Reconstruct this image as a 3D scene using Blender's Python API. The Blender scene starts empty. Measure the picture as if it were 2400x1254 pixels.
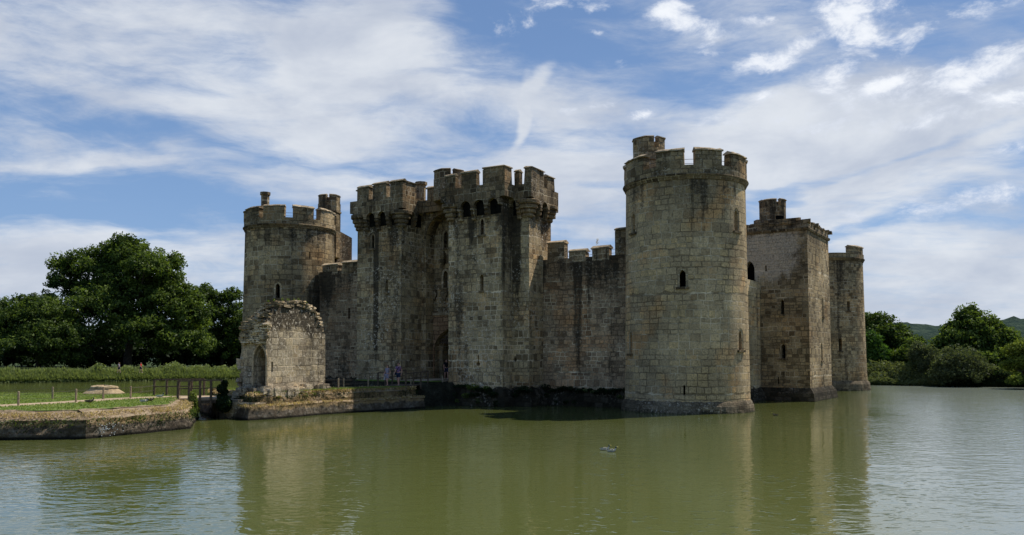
import bpy, bmesh, math, random
import numpy as np
from mathutils import Vector, Matrix, noise
random.seed(7)
rng = np.random.default_rng(7)
PI = math.pi
SC = bpy.context.scene
C = SC.collection

# ------------------------------------------------------------------ survey helpers (camera calibration)
F, PX, PY, EYE = 1900., 1200., 755., 3.83
TH = math.atan(83 / 1900.)
ct, st = math.cos(TH), math.sin(TH)
def ray(px, py):
    a = (px - PX) / F; b = -(py - PY) / F
    return (a, ct - b * st, st + b * ct)
def at(px, py, Y):
    d = ray(px, py); t = Y / d[1]
    return Vector((d[0] * t, Y, EYE + d[2] * t))
def gnd(px, py, z=0.):
    d = ray(px, py); t = (z - EYE) / d[2]
    return Vector((d[0] * t, d[1] * t, z))

# ------------------------------------------------------------------ object helpers
def link(o, parent=None):
    C.objects.link(o)
    if parent is not None:
        o.parent = parent
        o.matrix_parent_inverse = Matrix.Translation(-Vector(parent_world(parent)))
    return o
def parent_world(p):
    v = Vector(p.location)
    while p.parent is not None:
        v = v + p.matrix_parent_inverse.to_translation() + Vector(p.parent.location)
        p = p.parent
        break
    return v
def tag(o, label=None, cat=None, group=None, kind=None):
    if label: o['label'] = label
    if cat: o['category'] = cat
    if group: o['group'] = group
    if kind: o['kind'] = kind
    return o
def thing(name, label, cat, loc=(0, 0, 0), group=None):
    o = bpy.data.objects.new(name, None); C.objects.link(o); o.location = loc
    o.empty_display_size = .3
    return tag(o, label, cat, group)
def root_loc(p):
    # every child mesh of a thing is at the thing's own origin, so the world offset is the root's
    while p.parent is not None: p = p.parent
    return Vector(p.location)
class MB:
    """collects geometry in world coordinates; build() links it as ONE mesh object"""
    def __init__(s): s.v = []; s.f = []
    def add(s, vs, fs):
        n = len(s.v); s.v += [tuple(v) for v in vs]; s.f += [tuple(i + n for i in f) for f in fs]
    def box(s, c, ax, ay, az, jit=0.):
        c = Vector(c); ax, ay, az = Vector(ax), Vector(ay), Vector(az)
        vs = []
        for k in (-1, 1):
            for i, j in ((-1, -1), (1, -1), (1, 1), (-1, 1)):
                p = c + ax * i + ay * j + az * k
                if jit: p += Vector((random.uniform(-jit, jit), random.uniform(-jit, jit), random.uniform(-jit, jit)))
                vs.append(p)
        s.add(vs, [(3, 2, 1, 0), (4, 5, 6, 7), (0, 1, 5, 4), (1, 2, 6, 5), (2, 3, 7, 6), (3, 0, 4, 7)])
    def bar(s, p, q, r=.05, n=6, r2=None):
        p, q = Vector(p), Vector(q); d = (q - p)
        if d.length < 1e-6: return
        d.normalize(); r2 = r if r2 is None else r2
        u = d.cross(Vector((0, 0, 1)) if abs(d.z) < .95 else Vector((1, 0, 0))).normalized(); w = d.cross(u)
        vs = []
        for c, rr in ((p, r), (q, r2)):
            for i in range(n):
                a = 2 * PI * i / n + PI / n; vs.append(c + u * (math.cos(a) * rr) + w * (math.sin(a) * rr))
        fs = [(i, (i + 1) % n, n + (i + 1) % n, n + i) for i in range(n)]
        fs += [tuple(range(n - 1, -1, -1)), tuple(range(n, 2 * n))]
        s.add(vs, fs)
    def prism(s, pts, z0, z1, pts1=None):
        n = len(pts); pts1 = pts1 or pts
        vs = [(p[0], p[1], z0) for p in pts] + [(p[0], p[1], z1) for p in pts1]
        fs = [(i, (i + 1) % n, n + (i + 1) % n, n + i) for i in range(n)]
        fs += [tuple(range(n - 1, -1, -1)), tuple(range(n, 2 * n))]
        s.add(vs, fs)
    def loft(s, rings, caps=True, closed=True):
        n = len(rings[0]); vs = [p for r in rings for p in r]; fs = []
        m = n if closed else n - 1
        for k in range(len(rings) - 1):
            for i in range(m):
                j = (i + 1) % n
                fs.append((k * n + i, k * n + j, (k + 1) * n + j, (k + 1) * n + i))
        if caps:
            fs.append(tuple(range(n - 1, -1, -1))); fs.append(tuple(range((len(rings) - 1) * n, len(rings) * n)))
        s.add(vs, fs)
    def build(s, name, mat, parent=None, smooth=False, uv=None, sub=0):
        me = bpy.data.meshes.new(name)
        off = root_loc(parent) if parent is not None else Vector((0, 0, 0))
        me.from_pydata([(v[0] - off.x, v[1] - off.y, v[2] - off.z) for v in s.v], [], s.f)
        bm = bmesh.new(); bm.from_mesh(me)
        bmesh.ops.recalc_face_normals(bm, faces=bm.faces)
        bm.to_mesh(me); bm.free()
        o = bpy.data.objects.new(name, me); C.objects.link(o)
        if parent is not None: o.parent = parent
        if mat is not None: me.materials.append(mat)
        if smooth: me.polygons.foreach_set('use_smooth', [True] * len(me.polygons))
        if uv: set_uv(o, uv, off)
        return o
def set_uv(o, mode, off=Vector((0, 0, 0))):
    """masonry coordinates in metres: u along the wall, v = height"""
    me = o.data
    L = me.uv_layers.get('UVMap') or me.uv_layers.new(name='UVMap')
    for p in me.polygons:
        n = p.normal
        c = p.center + off
        for li in p.loop_indices:
            v = me.vertices[me.loops[li].vertex_index].co + off
            if mode[0] == 'cyl' and abs(n.z) < .8:
                cx, cy, R = mode[1:]
                a0 = math.atan2(c.x - cx, -(c.y - cy)); a = math.atan2(v.x - cx, -(v.y - cy))
                if a - a0 > PI: a -= 2 * PI
                if a - a0 < -PI: a += 2 * PI
                uvv = (a * R + 40, v.z + 5)
            else:
                ax = Vector(mode[1] + (0,)) if mode[0] == 'box' else Vector((1, 0, 0)); ay = Vector((-ax.y, ax.x, 0))
                if abs(n.z) > .8: uvv = (v.dot(ax) + 50, v.dot(ay) + 50)
                elif abs(n.dot(ay)) >= abs(n.dot(ax)): uvv = (v.dot(ax) + 50, v.z + 5)
                else: uvv = (v.dot(ay) + 77.3, v.z + 5)
            L.data[li].uv = uvv
class Cutter(MB):
    """each add() is one pocket, cut in turn"""
    def __init__(s): super().__init__(); s.parts = []
    def add(s, vs, fs): s.parts.append(([tuple(v) for v in vs], fs))
def cut(o, cutter, mode, off):
    """boolean pockets (window and door openings) out of a wall mesh, then give it its masonry coordinates"""
    dims = Vector(o.dimensions)
    for vs, fs in cutter.parts:
        m_ = MB(); m_.v = vs; m_.f = [tuple(f) for f in fs]
        cut_o = m_.build('cutter', None)
        for v in cut_o.data.vertices: v.co -= off
        cut_o.parent = o.parent
        m = o.modifiers.new('b', 'BOOLEAN'); m.object = cut_o; m.operation = 'DIFFERENCE'; m.solver = 'EXACT'
        bpy.context.view_layer.update()
        dg = bpy.context.evaluated_depsgraph_get()
        me = bpy.data.meshes.new_from_object(o.evaluated_get(dg))
        o.modifiers.clear()
        zs = [v.co.z for v in me.vertices] or [0]; zo = [v.co.z for v in o.data.vertices]
        if abs((max(zs) - min(zs)) - (max(zo) - min(zo))) < .01 and len(me.polygons) >= len(o.data.polygons): me.name = o.data.name; o.data = me
        else: print('CUT FAILED', o.name, len(me.polygons))
        bpy.data.objects.remove(cut_o)
    set_uv(o, mode, off)

# polyline sweep: path of outline points, profile of (outward offset, z)
def norms(path, closed):
    n = len(path); out = []
    for i in range(n):
        def sn(a, b):
            d = Vector((b[0] - a[0], b[1] - a[1])); d.normalize(); return Vector((d.y, -d.x))
        ns = []
        if closed or i > 0: ns.append(sn(path[i - 1], path[i]))
        if closed or i < n - 1: ns.append(sn(path[i], path[(i + 1) % n]))
        if len(ns) == 1: out.append(ns[0])
        else:
            m = ns[0] + ns[1]
            if m.length < 1e-6: out.append(ns[0]); continue
            m.normalize(); out.append(m / max(.3, m.dot(ns[0])))
    return out
def sweep(mb, path, prof, closed=False, jit=0.):
    N = norms(path, closed)
    rings = []
    for p, n in zip(path, N):
        j = random.uniform(-jit, jit) if jit else 0
        rings.append([(p[0] + n.x * o, p[1] + n.y * o, z + j) for o, z in prof])
    if closed: rings.append(rings[0])
    mb.loft(rings, caps=not closed)
def arclen(path):
    s = [0.]
    for a, b in zip(path[:-1], path[1:]): s.append(s[-1] + math.hypot(b[0] - a[0], b[1] - a[1]))
    return s
def subpath(path, s0, s1):
    S = arclen(path)
    def pt(s):
        for i in range(len(S) - 1):
            if s <= S[i + 1] or i == len(S) - 2:
                t = (s - S[i]) / max(1e-9, S[i + 1] - S[i]); a, b = path[i], path[i + 1]
                return (a[0] + (b[0] - a[0]) * t, a[1] + (b[1] - a[1]) * t)
    return [pt(s0)] + [path[i] for i in range(len(S)) if s0 + 1e-3 < S[i] < s1 - 1e-3] + [pt(s1)]

# ------------------------------------------------------------------ materials
class NT:
    def __init__(s, name, world=False):
        if world: s.t = world.node_tree
        else:
            s.m = bpy.data.materials.new(name); s.m.use_nodes = True; s.t = s.m.node_tree
        s.t.nodes.clear()
    def n(s, typ, **k):
        nd = s.t.nodes.new(typ)
        for a, v in k.items():
            if a == 'i':
                for q, w in v.items(): s.set(nd.inputs[q], w)
            else: setattr(nd, a, v)
        return nd
    def set(s, sock, w):
        if isinstance(w, bpy.types.NodeSocket): s.t.links.new(w, sock)
        elif isinstance(w, bpy.types.Node): s.t.links.new(w.outputs[0], sock)
        else:
            if hasattr(sock.default_value, '__len__') and len(sock.default_value) == 4 and len(w) == 3: w = tuple(w) + (1,)
            sock.default_value = w
    def math(s, op, a, b=0., clamp=False):
        nd = s.n('ShaderNodeMath', operation=op, use_clamp=clamp); s.set(nd.inputs[0], a); s.set(nd.inputs[1], b); return nd.outputs[0]
    def vm(s, op, a, b=(0, 0, 0)):
        nd = s.n('ShaderNodeVectorMath', operation=op); s.set(nd.inputs[0], a)
        if op == 'SCALE': s.set(nd.inputs['Scale'], b)
        elif op != 'LENGTH': s.set(nd.inputs[1], b)
        return nd.outputs['Value'] if op in ('LENGTH', 'DOT_PRODUCT') else nd.outputs[0]
    def mix(s, f, a, b, typ='MIX'):
        nd = s.n('ShaderNodeMix', data_type='RGBA', blend_type=typ, clamp_factor=True)
        s.set(nd.inputs[0], f); s.set(nd.inputs[6], a); s.set(nd.inputs[7], b); return nd.outputs[2]
    def noise(s, vec, scale, detail=4., rough=.55, dist=0., out=0):
        nd = s.n('ShaderNodeTexNoise', i={'Scale': scale, 'Detail': detail, 'Roughness': rough, 'Distortion': dist})
        if vec is not None: s.set(nd.inputs['Vector'], vec)
        return nd.outputs[out]
    def mr(s, v, a, b, c=0., d=1., smooth=True):
        nd = s.n('ShaderNodeMapRange', interpolation_type='SMOOTHSTEP' if smooth else 'LINEAR', clamp=True)
        for k, w in zip((0, 1, 2, 3, 4), (v, a, b, c, d)): s.set(nd.inputs[k], w)
        return nd.outputs[0]
    def ramp(s, f, stops):
        nd = s.n('ShaderNodeValToRGB'); s.set(nd.inputs[0], f); cr = nd.color_ramp
        while len(cr.elements) < len(stops): cr.elements.new(.5)
        for e, (p, c) in zip(cr.elements, stops): e.position = p; e.color = tuple(c) + (1,)
        return nd.outputs[0]
    def xyz(s, x, y, z=0.):
        nd = s.n('ShaderNodeCombineXYZ'); s.set(nd.inputs[0], x); s.set(nd.inputs[1], y); s.set(nd.inputs[2], z); return nd.outputs[0]
    def sep(s, v):
        nd = s.n('ShaderNodeSeparateXYZ'); s.set(nd.inputs[0], v); return nd.outputs
    def bsdf(s, col, rough=.9, normal=None, spec=.2, **k):
        b = s.n('ShaderNodeBsdfPrincipled'); s.set(b.inputs['Base Color'], col); s.set(b.inputs['Roughness'], rough)
        s.set(b.inputs['Specular IOR Level'], spec)
        if normal is not None: s.set(b.inputs['Normal'], normal)
        o = s.n('ShaderNodeOutputMaterial'); s.t.links.new(b.outputs[0], o.inputs[0]); return b
    def bump(s, h, strength=1., dist=.05):
        nd = s.n('ShaderNodeBump'); s.set(nd.inputs['Height'], h); s.set(nd.inputs['Strength'], strength); s.set(nd.inputs['Distance'], dist); return nd.outputs[0]

def stone(name, cols, row=.36, width=.72, stain=.5, lichen=.3, top=(30, 31), low=(-9, -8), tone=1., warm=.3,
          seed=0., streak_w=.9, stain_col=(.022, .02, .016), mortar_light=.5, wet=1.25, bumpd=.06, patch=None, topk=.17, lr=(.47, .62), runs=(), jcol=(.44, .40, .30)):
    g = NT(name)
    uv = g.n('ShaderNodeUVMap', uv_map='UVMap').outputs[0]
    pos = g.n('ShaderNodeNewGeometry').outputs['Position']
    P = g.vm('ADD', pos, (seed * 13.7, seed * 5.1, 0))
    su = g.sep(uv); u, v = su[0], su[1]
    # uneven courses: heights wander with z, joints wander along the wall
    v2 = g.math('ADD', v, g.math('MULTIPLY', g.math('SUBTRACT', g.noise(g.xyz(seed, v), .9, 2.), .5), 1.1))
    wob = g.noise(P, 1.3, 3., out=1)
    wv = g.sep(g.vm('SCALE', g.vm('SUBTRACT', wob, (.5, .5, .5)), .17))
    wf = g.sep(g.vm('SCALE', g.vm('SUBTRACT', g.noise(P, 7., 2., out=1), (.5, .5, .5)), .06))
    vv = g.math('ADD', v2, g.math('ADD', wv[1], wf[1]))
    wn = g.n('ShaderNodeTexWhiteNoise', noise_dimensions='1D'); g.set(wn.inputs['W'], g.math('ADD', g.math('FLOOR', g.math('DIVIDE', vv, row)), seed * 7.))
    uu = g.math('ADD', g.math('ADD', u, g.math('MULTIPLY', wn.outputs[0], width * 3)), g.math('ADD', g.math('MULTIPLY', wv[0], .6), wf[0]))
    bv = g.xyz(uu, vv)
    def brick(c1, c2, mort):
        b = g.n('ShaderNodeTexBrick', offset=.5, squash=.72, squash_frequency=3)
        g.set(b.inputs['Vector'], bv)
        for k, w in {'Color1': c1, 'Color2': c2, 'Mortar': (.5, .5, .5), 'Scale': 1., 'Mortar Size': mort, 'Mortar Smooth': .4, 'Bias': 0., 'Brick Width': width, 'Row Height': row}.items():
            g.set(b.inputs[k], w)
        return b
    b = brick((0, 0, 0), (1, 1, 1), .034)
    per = g.math('ADD', g.math('MULTIPLY', b.outputs['Color'], .72), g.math('MULTIPLY', g.noise(P, .5, 3.), .28))
    col = g.ramp(per, [(.14, cols[0]), (.36, cols[1]), (.6, cols[2]), (.86, cols[3])])
    # grain and pits within a block
    grain = g.noise(P, 9., 6., .7)
    col = g.mix(1., col, g.ramp(grain, [(.28, (.42, .41, .39)), (.5, (1, 1, 1)), (.72, (1.5, 1.47, 1.4))]), 'MULTIPLY')
    # warm iron patches
    wmask = g.mr(g.noise(g.vm('ADD', P, (40, 3, 9)), .33, 4.), .5, .68, 0., warm)
    col = g.mix(wmask, col, g.mix(1., col, (1.35, .98, .68), 'MULTIPLY'))
    # joints
    jm = g.mr(g.noise(g.vm('ADD', P, (3, 70, 2)), .55, 4., .6), .42, .6)
    jc = g.mix(jm, (.05, .043, .03), jcol)
    col = g.mix(g.math('MULTIPLY', b.outputs['Fac'], g.math('ADD', .6, g.math('MULTIPLY', jm, mortar_light))), col, jc)
    # broad weathering
    big = g.noise(g.vm('ADD', P, (7, 7, 60)), .16, 5., .6)
    col = g.mix(1., col, g.ramp(big, [(.3, (.42, .42, .42)), (.5, (.92, .92, .92)), (.66, (1.3, 1.3, 1.3))]), 'MULTIPLY')
    z = g.sep(pos)[2]
    topm = g.mr(z, top[0], top[1])
    P0s = pos
    col = g.mix(g.math('MULTIPLY', topm, .20), col, g.mix(1., col, (.25, .22, .18), 'MULTIPLY'))
    # black algae: long runs down the wall, heavier near the top
    sv = g.xyz(g.math('MULTIPLY', u, streak_w), g.math('MULTIPLY', v, .05), seed * 3.3)
    stn = g.noise(sv, 1., 5., .62)
    brk = g.noise(P, 3.4, 6., .78)
    sm = g.math('ADD', stn, g.math('MULTIPLY', g.math('SUBTRACT', brk, .5), .55))
    sm = g.math('ADD', sm, g.math('MULTIPLY', topm, topk))
    for (ax, c0, rw, za, zb, zc_, zd) in runs:
        dd = g.math('DIVIDE', g.math('ABSOLUTE', g.math('SUBTRACT', g.vm('DOT_PRODUCT', P0s, ax), c0)), rw)
        dd = g.math('ADD', dd, g.math('MULTIPLY', g.math('SUBTRACT', brk, .5), 2.4))
        sm = g.math('ADD', sm, g.math('MULTIPLY', g.mr(dd, .5, 1.3, .26, 0.), g.math('MULTIPLY', g.mr(z, za, zb), g.mr(z, zc_, zd, 1., 0.))))
    sm = g.mr(sm, .60 - .15 * stain, .80 - .15 * stain)
    col = g.mix(g.math('MULTIPLY', sm, .88), col, stain_col)
    # scattered soot blotches per block
    bl = g.math('ADD', g.math('MULTIPLY', b.outputs['Color'], .5), g.math('MULTIPLY', g.noise(P, 5.2, 5., .78), .6))
    bm_ = g.mr(bl, .74 - .12 * stain, .94 - .12 * stain)
    col = g.mix(g.math('MULTIPLY', bm_, .55), col, (.045, .04, .03))
    # pale lichen speckle
    lf = g.noise(g.vm('ADD', P, (5, 90, 5)), 5.5, 6., .78)
    lreg = g.mr(g.noise(g.vm('ADD', P, (50, 9, 33)), .38, 4.), lr[0], lr[1])
    lm = g.math('MULTIPLY', g.mr(lf, .54, .62), g.math('MULTIPLY', lreg, lichen))
    col = g.mix(lm, col, (.40, .39, .34))
    if patch:   # a whitened patch of wall: axis position, z centre
        (pc, pz0, pz1) = patch
        nz1 = g.math('MULTIPLY', g.math('SUBTRACT', g.noise(P, 1.2, 7., .78), .5), 4.)
        cx = g.math('ADD', g.math('ADD', g.vm('DOT_PRODUCT', pos, pc[0] + (0,)), g.math('MULTIPLY', z, -.22)), nz1)
        zz_ = g.math('ADD', z, g.math('MULTIPLY', g.math('SUBTRACT', g.noise(g.xyz(g.math('MULTIPLY', u, 1.1), g.math('MULTIPLY', v, .35), 3.), 1., 6., .75), .5), 5.5))
        pm = g.math('MULTIPLY', g.mr(cx, pc[1] + .5, pc[1] - .5), g.math('MULTIPLY', g.mr(zz_, pz0 - .5, pz0 + .6), g.mr(zz_, pz1, pz1 + 1., 1., 0.)))
        pm = g.math('MULTIPLY', pm, g.mr(grain, .36, .56, .35, 1.))
        col = g.mix(g.math('MULTIPLY', pm, .72), col, (.40, .385, .34))
    # wet, dark foot
    foot = g.mr(g.math('ADD', z, g.math('MULTIPLY', g.math('SUBTRACT', brk, .5), 1.6)), low[0], low[1], 1., 0.)
    col = g.mix(foot, col, (.026, .027, .018))
    col = g.mix(1., col, (tone * 1.16, tone * 1.015, tone * .88), 'MULTIPLY')
    hgt = g.math('ADD', g.math('MULTIPLY', g.math('SUBTRACT', 1., b.outputs['Fac']), .8), g.math('MULTIPLY', grain, .55))
    hgt = g.math('ADD', hgt, g.math('MULTIPLY', b.outputs['Color'], .25))
    g.bsdf(col, .95, g.bump(hgt, 1., bumpd), .1)
    return g.m

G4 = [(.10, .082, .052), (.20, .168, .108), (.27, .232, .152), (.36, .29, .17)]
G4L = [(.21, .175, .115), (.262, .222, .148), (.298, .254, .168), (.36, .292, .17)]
G4D = [(.07, .058, .04), (.145, .12, .08), (.2, .168, .112), (.26, .205, .125)]
G4R = [(.10, .078, .054), (.17, .134, .094), (.23, .185, .13), (.28, .215, .14)]
M = {}
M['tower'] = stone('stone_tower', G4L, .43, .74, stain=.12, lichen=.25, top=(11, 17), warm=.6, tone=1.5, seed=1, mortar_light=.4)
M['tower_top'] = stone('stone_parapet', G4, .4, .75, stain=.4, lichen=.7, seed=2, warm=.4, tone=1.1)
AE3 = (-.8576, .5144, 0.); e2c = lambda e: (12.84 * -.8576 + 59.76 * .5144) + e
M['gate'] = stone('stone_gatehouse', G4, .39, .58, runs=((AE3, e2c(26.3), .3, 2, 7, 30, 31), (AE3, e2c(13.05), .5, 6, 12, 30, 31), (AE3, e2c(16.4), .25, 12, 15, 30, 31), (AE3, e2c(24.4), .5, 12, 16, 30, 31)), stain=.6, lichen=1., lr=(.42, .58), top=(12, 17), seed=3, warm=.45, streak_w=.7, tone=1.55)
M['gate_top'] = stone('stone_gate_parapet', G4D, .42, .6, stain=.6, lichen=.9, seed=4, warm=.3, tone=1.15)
M['curtain'] = stone('stone_curtain', G4R, .33, .55, runs=((AE3, e2c(8.7), .4, 0, 6, 30, 31), (AE3, e2c(35.5), .7, 8, 11, 30, 31)), stain=.45, lichen=.4, top=(8, 12), seed=5, warm=.6, tone=1.5)
M['ne'] = stone('stone_far_tower', G4, .44, .7, runs=((AE3, e2c(36.3), .8, 4, 7, 10, 13),), stain=.3, lichen=.35, top=(12, 17), seed=6, warm=.35, tone=1.25)
M['west'] = stone('stone_square_tower', G4, .34, .55, stain=.3, lichen=.3, top=(13.5, 16.5), seed=7, warm=.3, tone=1.25,
                  patch=((( .8365, -.548), -21.0), 11.0, 14.7))
M['sw'] = stone('stone_round_tower_far', G4, .34, .6, runs=(((1., -.375, 0.), 36.4 - .375 * 94.2, .55, 0, 5, 13, 16),), stain=.45, lichen=.2, top=(13, 16.5), seed=8, warm=.4, tone=1.3)
M['door'] = stone('stone_door_surround', [(.3, .2, .125), (.36, .25, .16), (.4, .28, .18), (.44, .32, .2)], .4, .8, jcol=(.2, .15, .1), stain=.1, lichen=.1, seed=9, warm=.4)
M['trim'] = stone('stone_dressing', [(.16, .14, .1), (.22, .19, .135), (.25, .22, .16), (.28, .24, .16)], .5, .7, stain=.1, lichen=.4, seed=10, tone=1.5)
M['trimd'] = stone('stone_dark_dressing', G4D, .5, .7, stain=.55, lichen=.6, seed=11)
M['cope'] = stone('stone_coping', [(.2, .18, .13), (.28, .25, .18), (.34, .30, .22), (.4, .36, .27)], .6, .8, stain=.2, lichen=.8, seed=12, tone=1.1)
M['plinth'] = stone('stone_wet_plinth', [(.06, .052, .038), (.09, .08, .06), (.13, .118, .088), (.17, .15, .11)], .38, .7, stain=.25, lichen=1., low=(-.1, .25), seed=13, warm=.1, tone=1.2, jcol=(.12, .11, .08))
M['plinthd'] = stone('stone_mossy_plinth', [(.02, .02, .014), (.032, .03, .022), (.045, .042, .03), (.08, .075, .06)], .38, .7, stain=.5, lichen=.6, low=(-.2, .2), seed=14, warm=.1, jcol=(.03, .028, .02))
M['ruin'] = stone('stone_ruin', [(.13, .12, .095), (.21, .195, .155), (.27, .25, .195), (.34, .30, .21)], .42, .66, stain=.62, lichen=1., lr=(.34, .5), topk=.32, top=(5.0, 6.4), seed=15, warm=.2, tone=1.5)
M['rubble'] = stone('stone_rubble', [(.1, .09, .065), (.17, .15, .105), (.27, .235, .16), (.36, .31, .2)], .12, .35, stain=.2, lichen=.6, seed=16, tone=1.5)
M['lit'] = stone('stone_causeway', [(.09, .08, .06), (.14, .12, .09), (.2, .17, .12), (.24, .2, .14)], .3, .5, stain=.4, lichen=1., low=(-.1, .35), seed=17, warm=.6, tone=1.4)

def plain(name, col, rough=.9, var=.3, scale=3., spec=.2, metal=0., bumps=0.):
    g = NT(name); P = g.n('ShaderNodeNewGeometry').outputs['Position']
    nz = g.noise(P, scale, 5., .6)
    c = g.mix(1., col, g.ramp(nz, [(.3, (1 - var,) * 3), (.7, (1 + var,) * 3)]), 'MULTIPLY')
    b = g.bsdf(c, rough, g.bump(nz, .6, bumps) if bumps else None, spec); b.inputs['Metallic'].default_value = metal
    return g.m
M['soot_shade'] = plain('sooty_shaded_stone', (.012, .011, .009), 1., .6, 3., 0.)  # slot shade and staining together in one near-black colour
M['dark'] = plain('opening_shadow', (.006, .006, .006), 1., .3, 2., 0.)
M['wood'] = plain('weathered_oak', (.11, .08, .055), .9, .5, 9., .1, bumps=.01)
M['wood_post'] = plain('pale_post_wood', (.3, .23, .15), .9, .4, 9., .1)
M['wire'] = plain('fence_wire', (.12, .10, .08), .6, .1, 3.)
M['iron'] = plain('dark_iron', (.03, .035, .05), .5, .2, 3., .4, .6)
M['skin'] = plain('skin', (.52, .28, .2), .6, .06, 8., .3)
M['hair_brown'] = plain('brown_hair', (.05, .025, .015), .6, .3, 30.)
M['hair_red'] = plain('auburn_hair', (.12, .04, .02), .6, .3, 30.)
M['violet'] = plain('violet_cotton', (.2, .11, .21), .9, .15, 12.)
M['greyblue'] = plain('grey_violet_cloth', (.27, .25, .31), .9, .2, 12.)
M['navy'] = plain('navy_denim', (.025, .035, .07), .9, .2, 12.)
M['white_cloth'] = plain('white_cloth', (.7, .68, .68), .9, .06, 5.)
M['red_cloth'] = plain('red_cotton', (.55, .03, .03), .9, .1, 12.)
M['black_cloth'] = plain('black_cloth', (.012, .012, .014), .9, .1, 12.)
M['blonde'] = plain('fair_hair', (.3, .18, .1), .6, .2, 30.)
M['beak'] = plain('yellow_beak', (.45, .36, .04), .5, .1, 8.)
M['duck_head'] = plain('mallard_green_head', (.01, .03, .02), .4, .3, 9., .5)
M['feather'] = plain('brown_feathers', (.12, .09, .06), .8, .6, 26.)
M['feather_pale'] = plain('pale_grey_feathers', (.55, .49, .40), .8, .15, 26.)
M['shoe'] = plain('pale_shoe', (.6, .6, .58), .7, .1, 8.)
M['concrete'] = plain('pale_concrete', (.30, .24, .16), .9, .35, 1.5, .1, bumps=.03)

def two_tone(name, stops, scale, detail=6., rough=.7, bumpd=.05):
    g = NT(name); P = g.n('ShaderNodeNewGeometry').outputs['Position']
    a = g.noise(P, scale, detail, rough); bb = g.noise(g.vm('ADD', P, (9, 30, 4)), scale * 7, 4., .7)
    f = g.math('ADD', g.math('MULTIPLY', a, .6), g.math('MULTIPLY', bb, .4))
    g.bsdf(g.ramp(f, stops), .95, g.bump(bb, 1., bumpd), .1)
    return g.m
M['grass'] = two_tone('mown_grass', [(.36, (.06, .11, .015)), (.5, (.12, .17, .035)), (.64, (.26, .25, .09))], .55)
M['ground'] = two_tone('rough_grass', [(.35, (.02, .035, .01)), (.5, (.04, .06, .018)), (.68, (.075, .09, .03))], .2)
M['path'] = two_tone('sandy_gravel', [(.3, (.28, .2, .12)), (.5, (.40, .30, .19)), (.7, (.48, .38, .26))], .8, bumpd=.01)
M['dry'] = two_tone('dry_bank', [(.34, (.16, .12, .065)), (.48, (.34, .25, .14)), (.6, (.48, .36, .22)), (.7, (.2, .2, .07))], .9)
M['bank_wall'] = None
def bank_wall():
    g = NT('overgrown_bank_wall'); P = g.n('ShaderNodeNewGeometry').outputs['Position']; z = g.sep(P)[2]
    a = g.noise(P, .9, 6., .7); bb = g.noise(P, 4.5, 6., .75)
    f = g.math('ADD', g.math('MULTIPLY', a, .5), g.math('MULTIPLY', bb, .5))
    lowc = g.ramp(f, [(.34, (.04, .032, .022)), (.48, (.11, .085, .06)), (.58, (.22, .185, .14)), (.68, (.45, .42, .35))])
    upc = g.ramp(f, [(.34, (.03, .024, .012)), (.44, (.10, .072, .038)), (.54, (.28, .19, .09)), (.64, (.2, .2, .06))])
    zz = g.math('ADD', z, g.math('MULTIPLY', g.math('SUBTRACT', a, .5), 1.))
    col = g.mix(g.mr(zz, .5, .8), lowc, upc)
    ledge = g.math('SUBTRACT', 1., g.mr(g.math('ABSOLUTE', g.math('SUBTRACT', zz, .66)), .02, .12))
    col = g.mix(g.math('MULTIPLY', ledge, .55), col, (.42, .29, .15))
    nz_ = g.sep(g.n('ShaderNodeNewGeometry').outputs['Normal'])[2]
    dryc = g.ramp(f, [(.36, (.13, .10, .055)), (.48, (.36, .26, .16)), (.6, (.52, .40, .26)), (.7, (.24, .24, .09))])
    col = g.mix(g.mr(g.math('ADD', nz_, g.math('MULTIPLY', g.math('SUBTRACT', bb, .5), .5)), .38, .7), col, dryc)
    col = g.mix(g.mr(z, .06, .2, 1., 0.), col, (.018, .016, .012))
    g.bsdf(col, .95, g.bump(g.math('ADD', bb, a), 1., .22), .1); return g.m
M['bank_wall'] = bank_wall()
M['mound_wall'] = two_tone('mossy_rubble', [(.36, (.012, .012, .008)), (.5, (.035, .032, .02)), (.62, (.08, .075, .05)), (.72, (.2, .19, .16))], 1.2, bumpd=.2)

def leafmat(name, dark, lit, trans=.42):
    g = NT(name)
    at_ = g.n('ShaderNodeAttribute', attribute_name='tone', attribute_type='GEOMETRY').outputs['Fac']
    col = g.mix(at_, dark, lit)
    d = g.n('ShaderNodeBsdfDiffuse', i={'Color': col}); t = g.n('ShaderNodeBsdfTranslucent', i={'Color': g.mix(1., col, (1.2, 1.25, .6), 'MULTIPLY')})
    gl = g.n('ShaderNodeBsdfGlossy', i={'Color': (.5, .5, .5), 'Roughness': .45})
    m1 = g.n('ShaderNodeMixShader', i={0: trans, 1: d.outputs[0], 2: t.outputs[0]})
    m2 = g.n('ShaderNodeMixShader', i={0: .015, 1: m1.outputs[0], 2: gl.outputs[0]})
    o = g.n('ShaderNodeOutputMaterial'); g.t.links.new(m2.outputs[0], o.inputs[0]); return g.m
M['oak'] = leafmat('oak_leaves', (.024, .045, .01), (.22, .29, .055))
M['oak2'] = leafmat('dark_leaves', (.018, .038, .01), (.17, .23, .045))
M['lime'] = leafmat('bright_leaves', (.03, .07, .012), (.12, .21, .04))
M['willow'] = leafmat('grey_green_leaves', (.05, .065, .028), (.17, .19, .09))
M['yellow'] = leafmat('yellow_green_leaves', (.07, .1, .015), (.26, .3, .06))
M['reed'] = leafmat('reed_blades', (.055, .085, .024), (.31, .35, .14))
M['bramble'] = leafmat('bramble_leaves', (.04, .06, .018), (.2, .22, .09))
M['drygrass'] = leafmat('dry_grass', (.28, .2, .1), (.66, .5, .29))
M['turf'] = leafmat('turf_blades', (.09, .15, .02), (.27, .31, .09))
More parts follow.
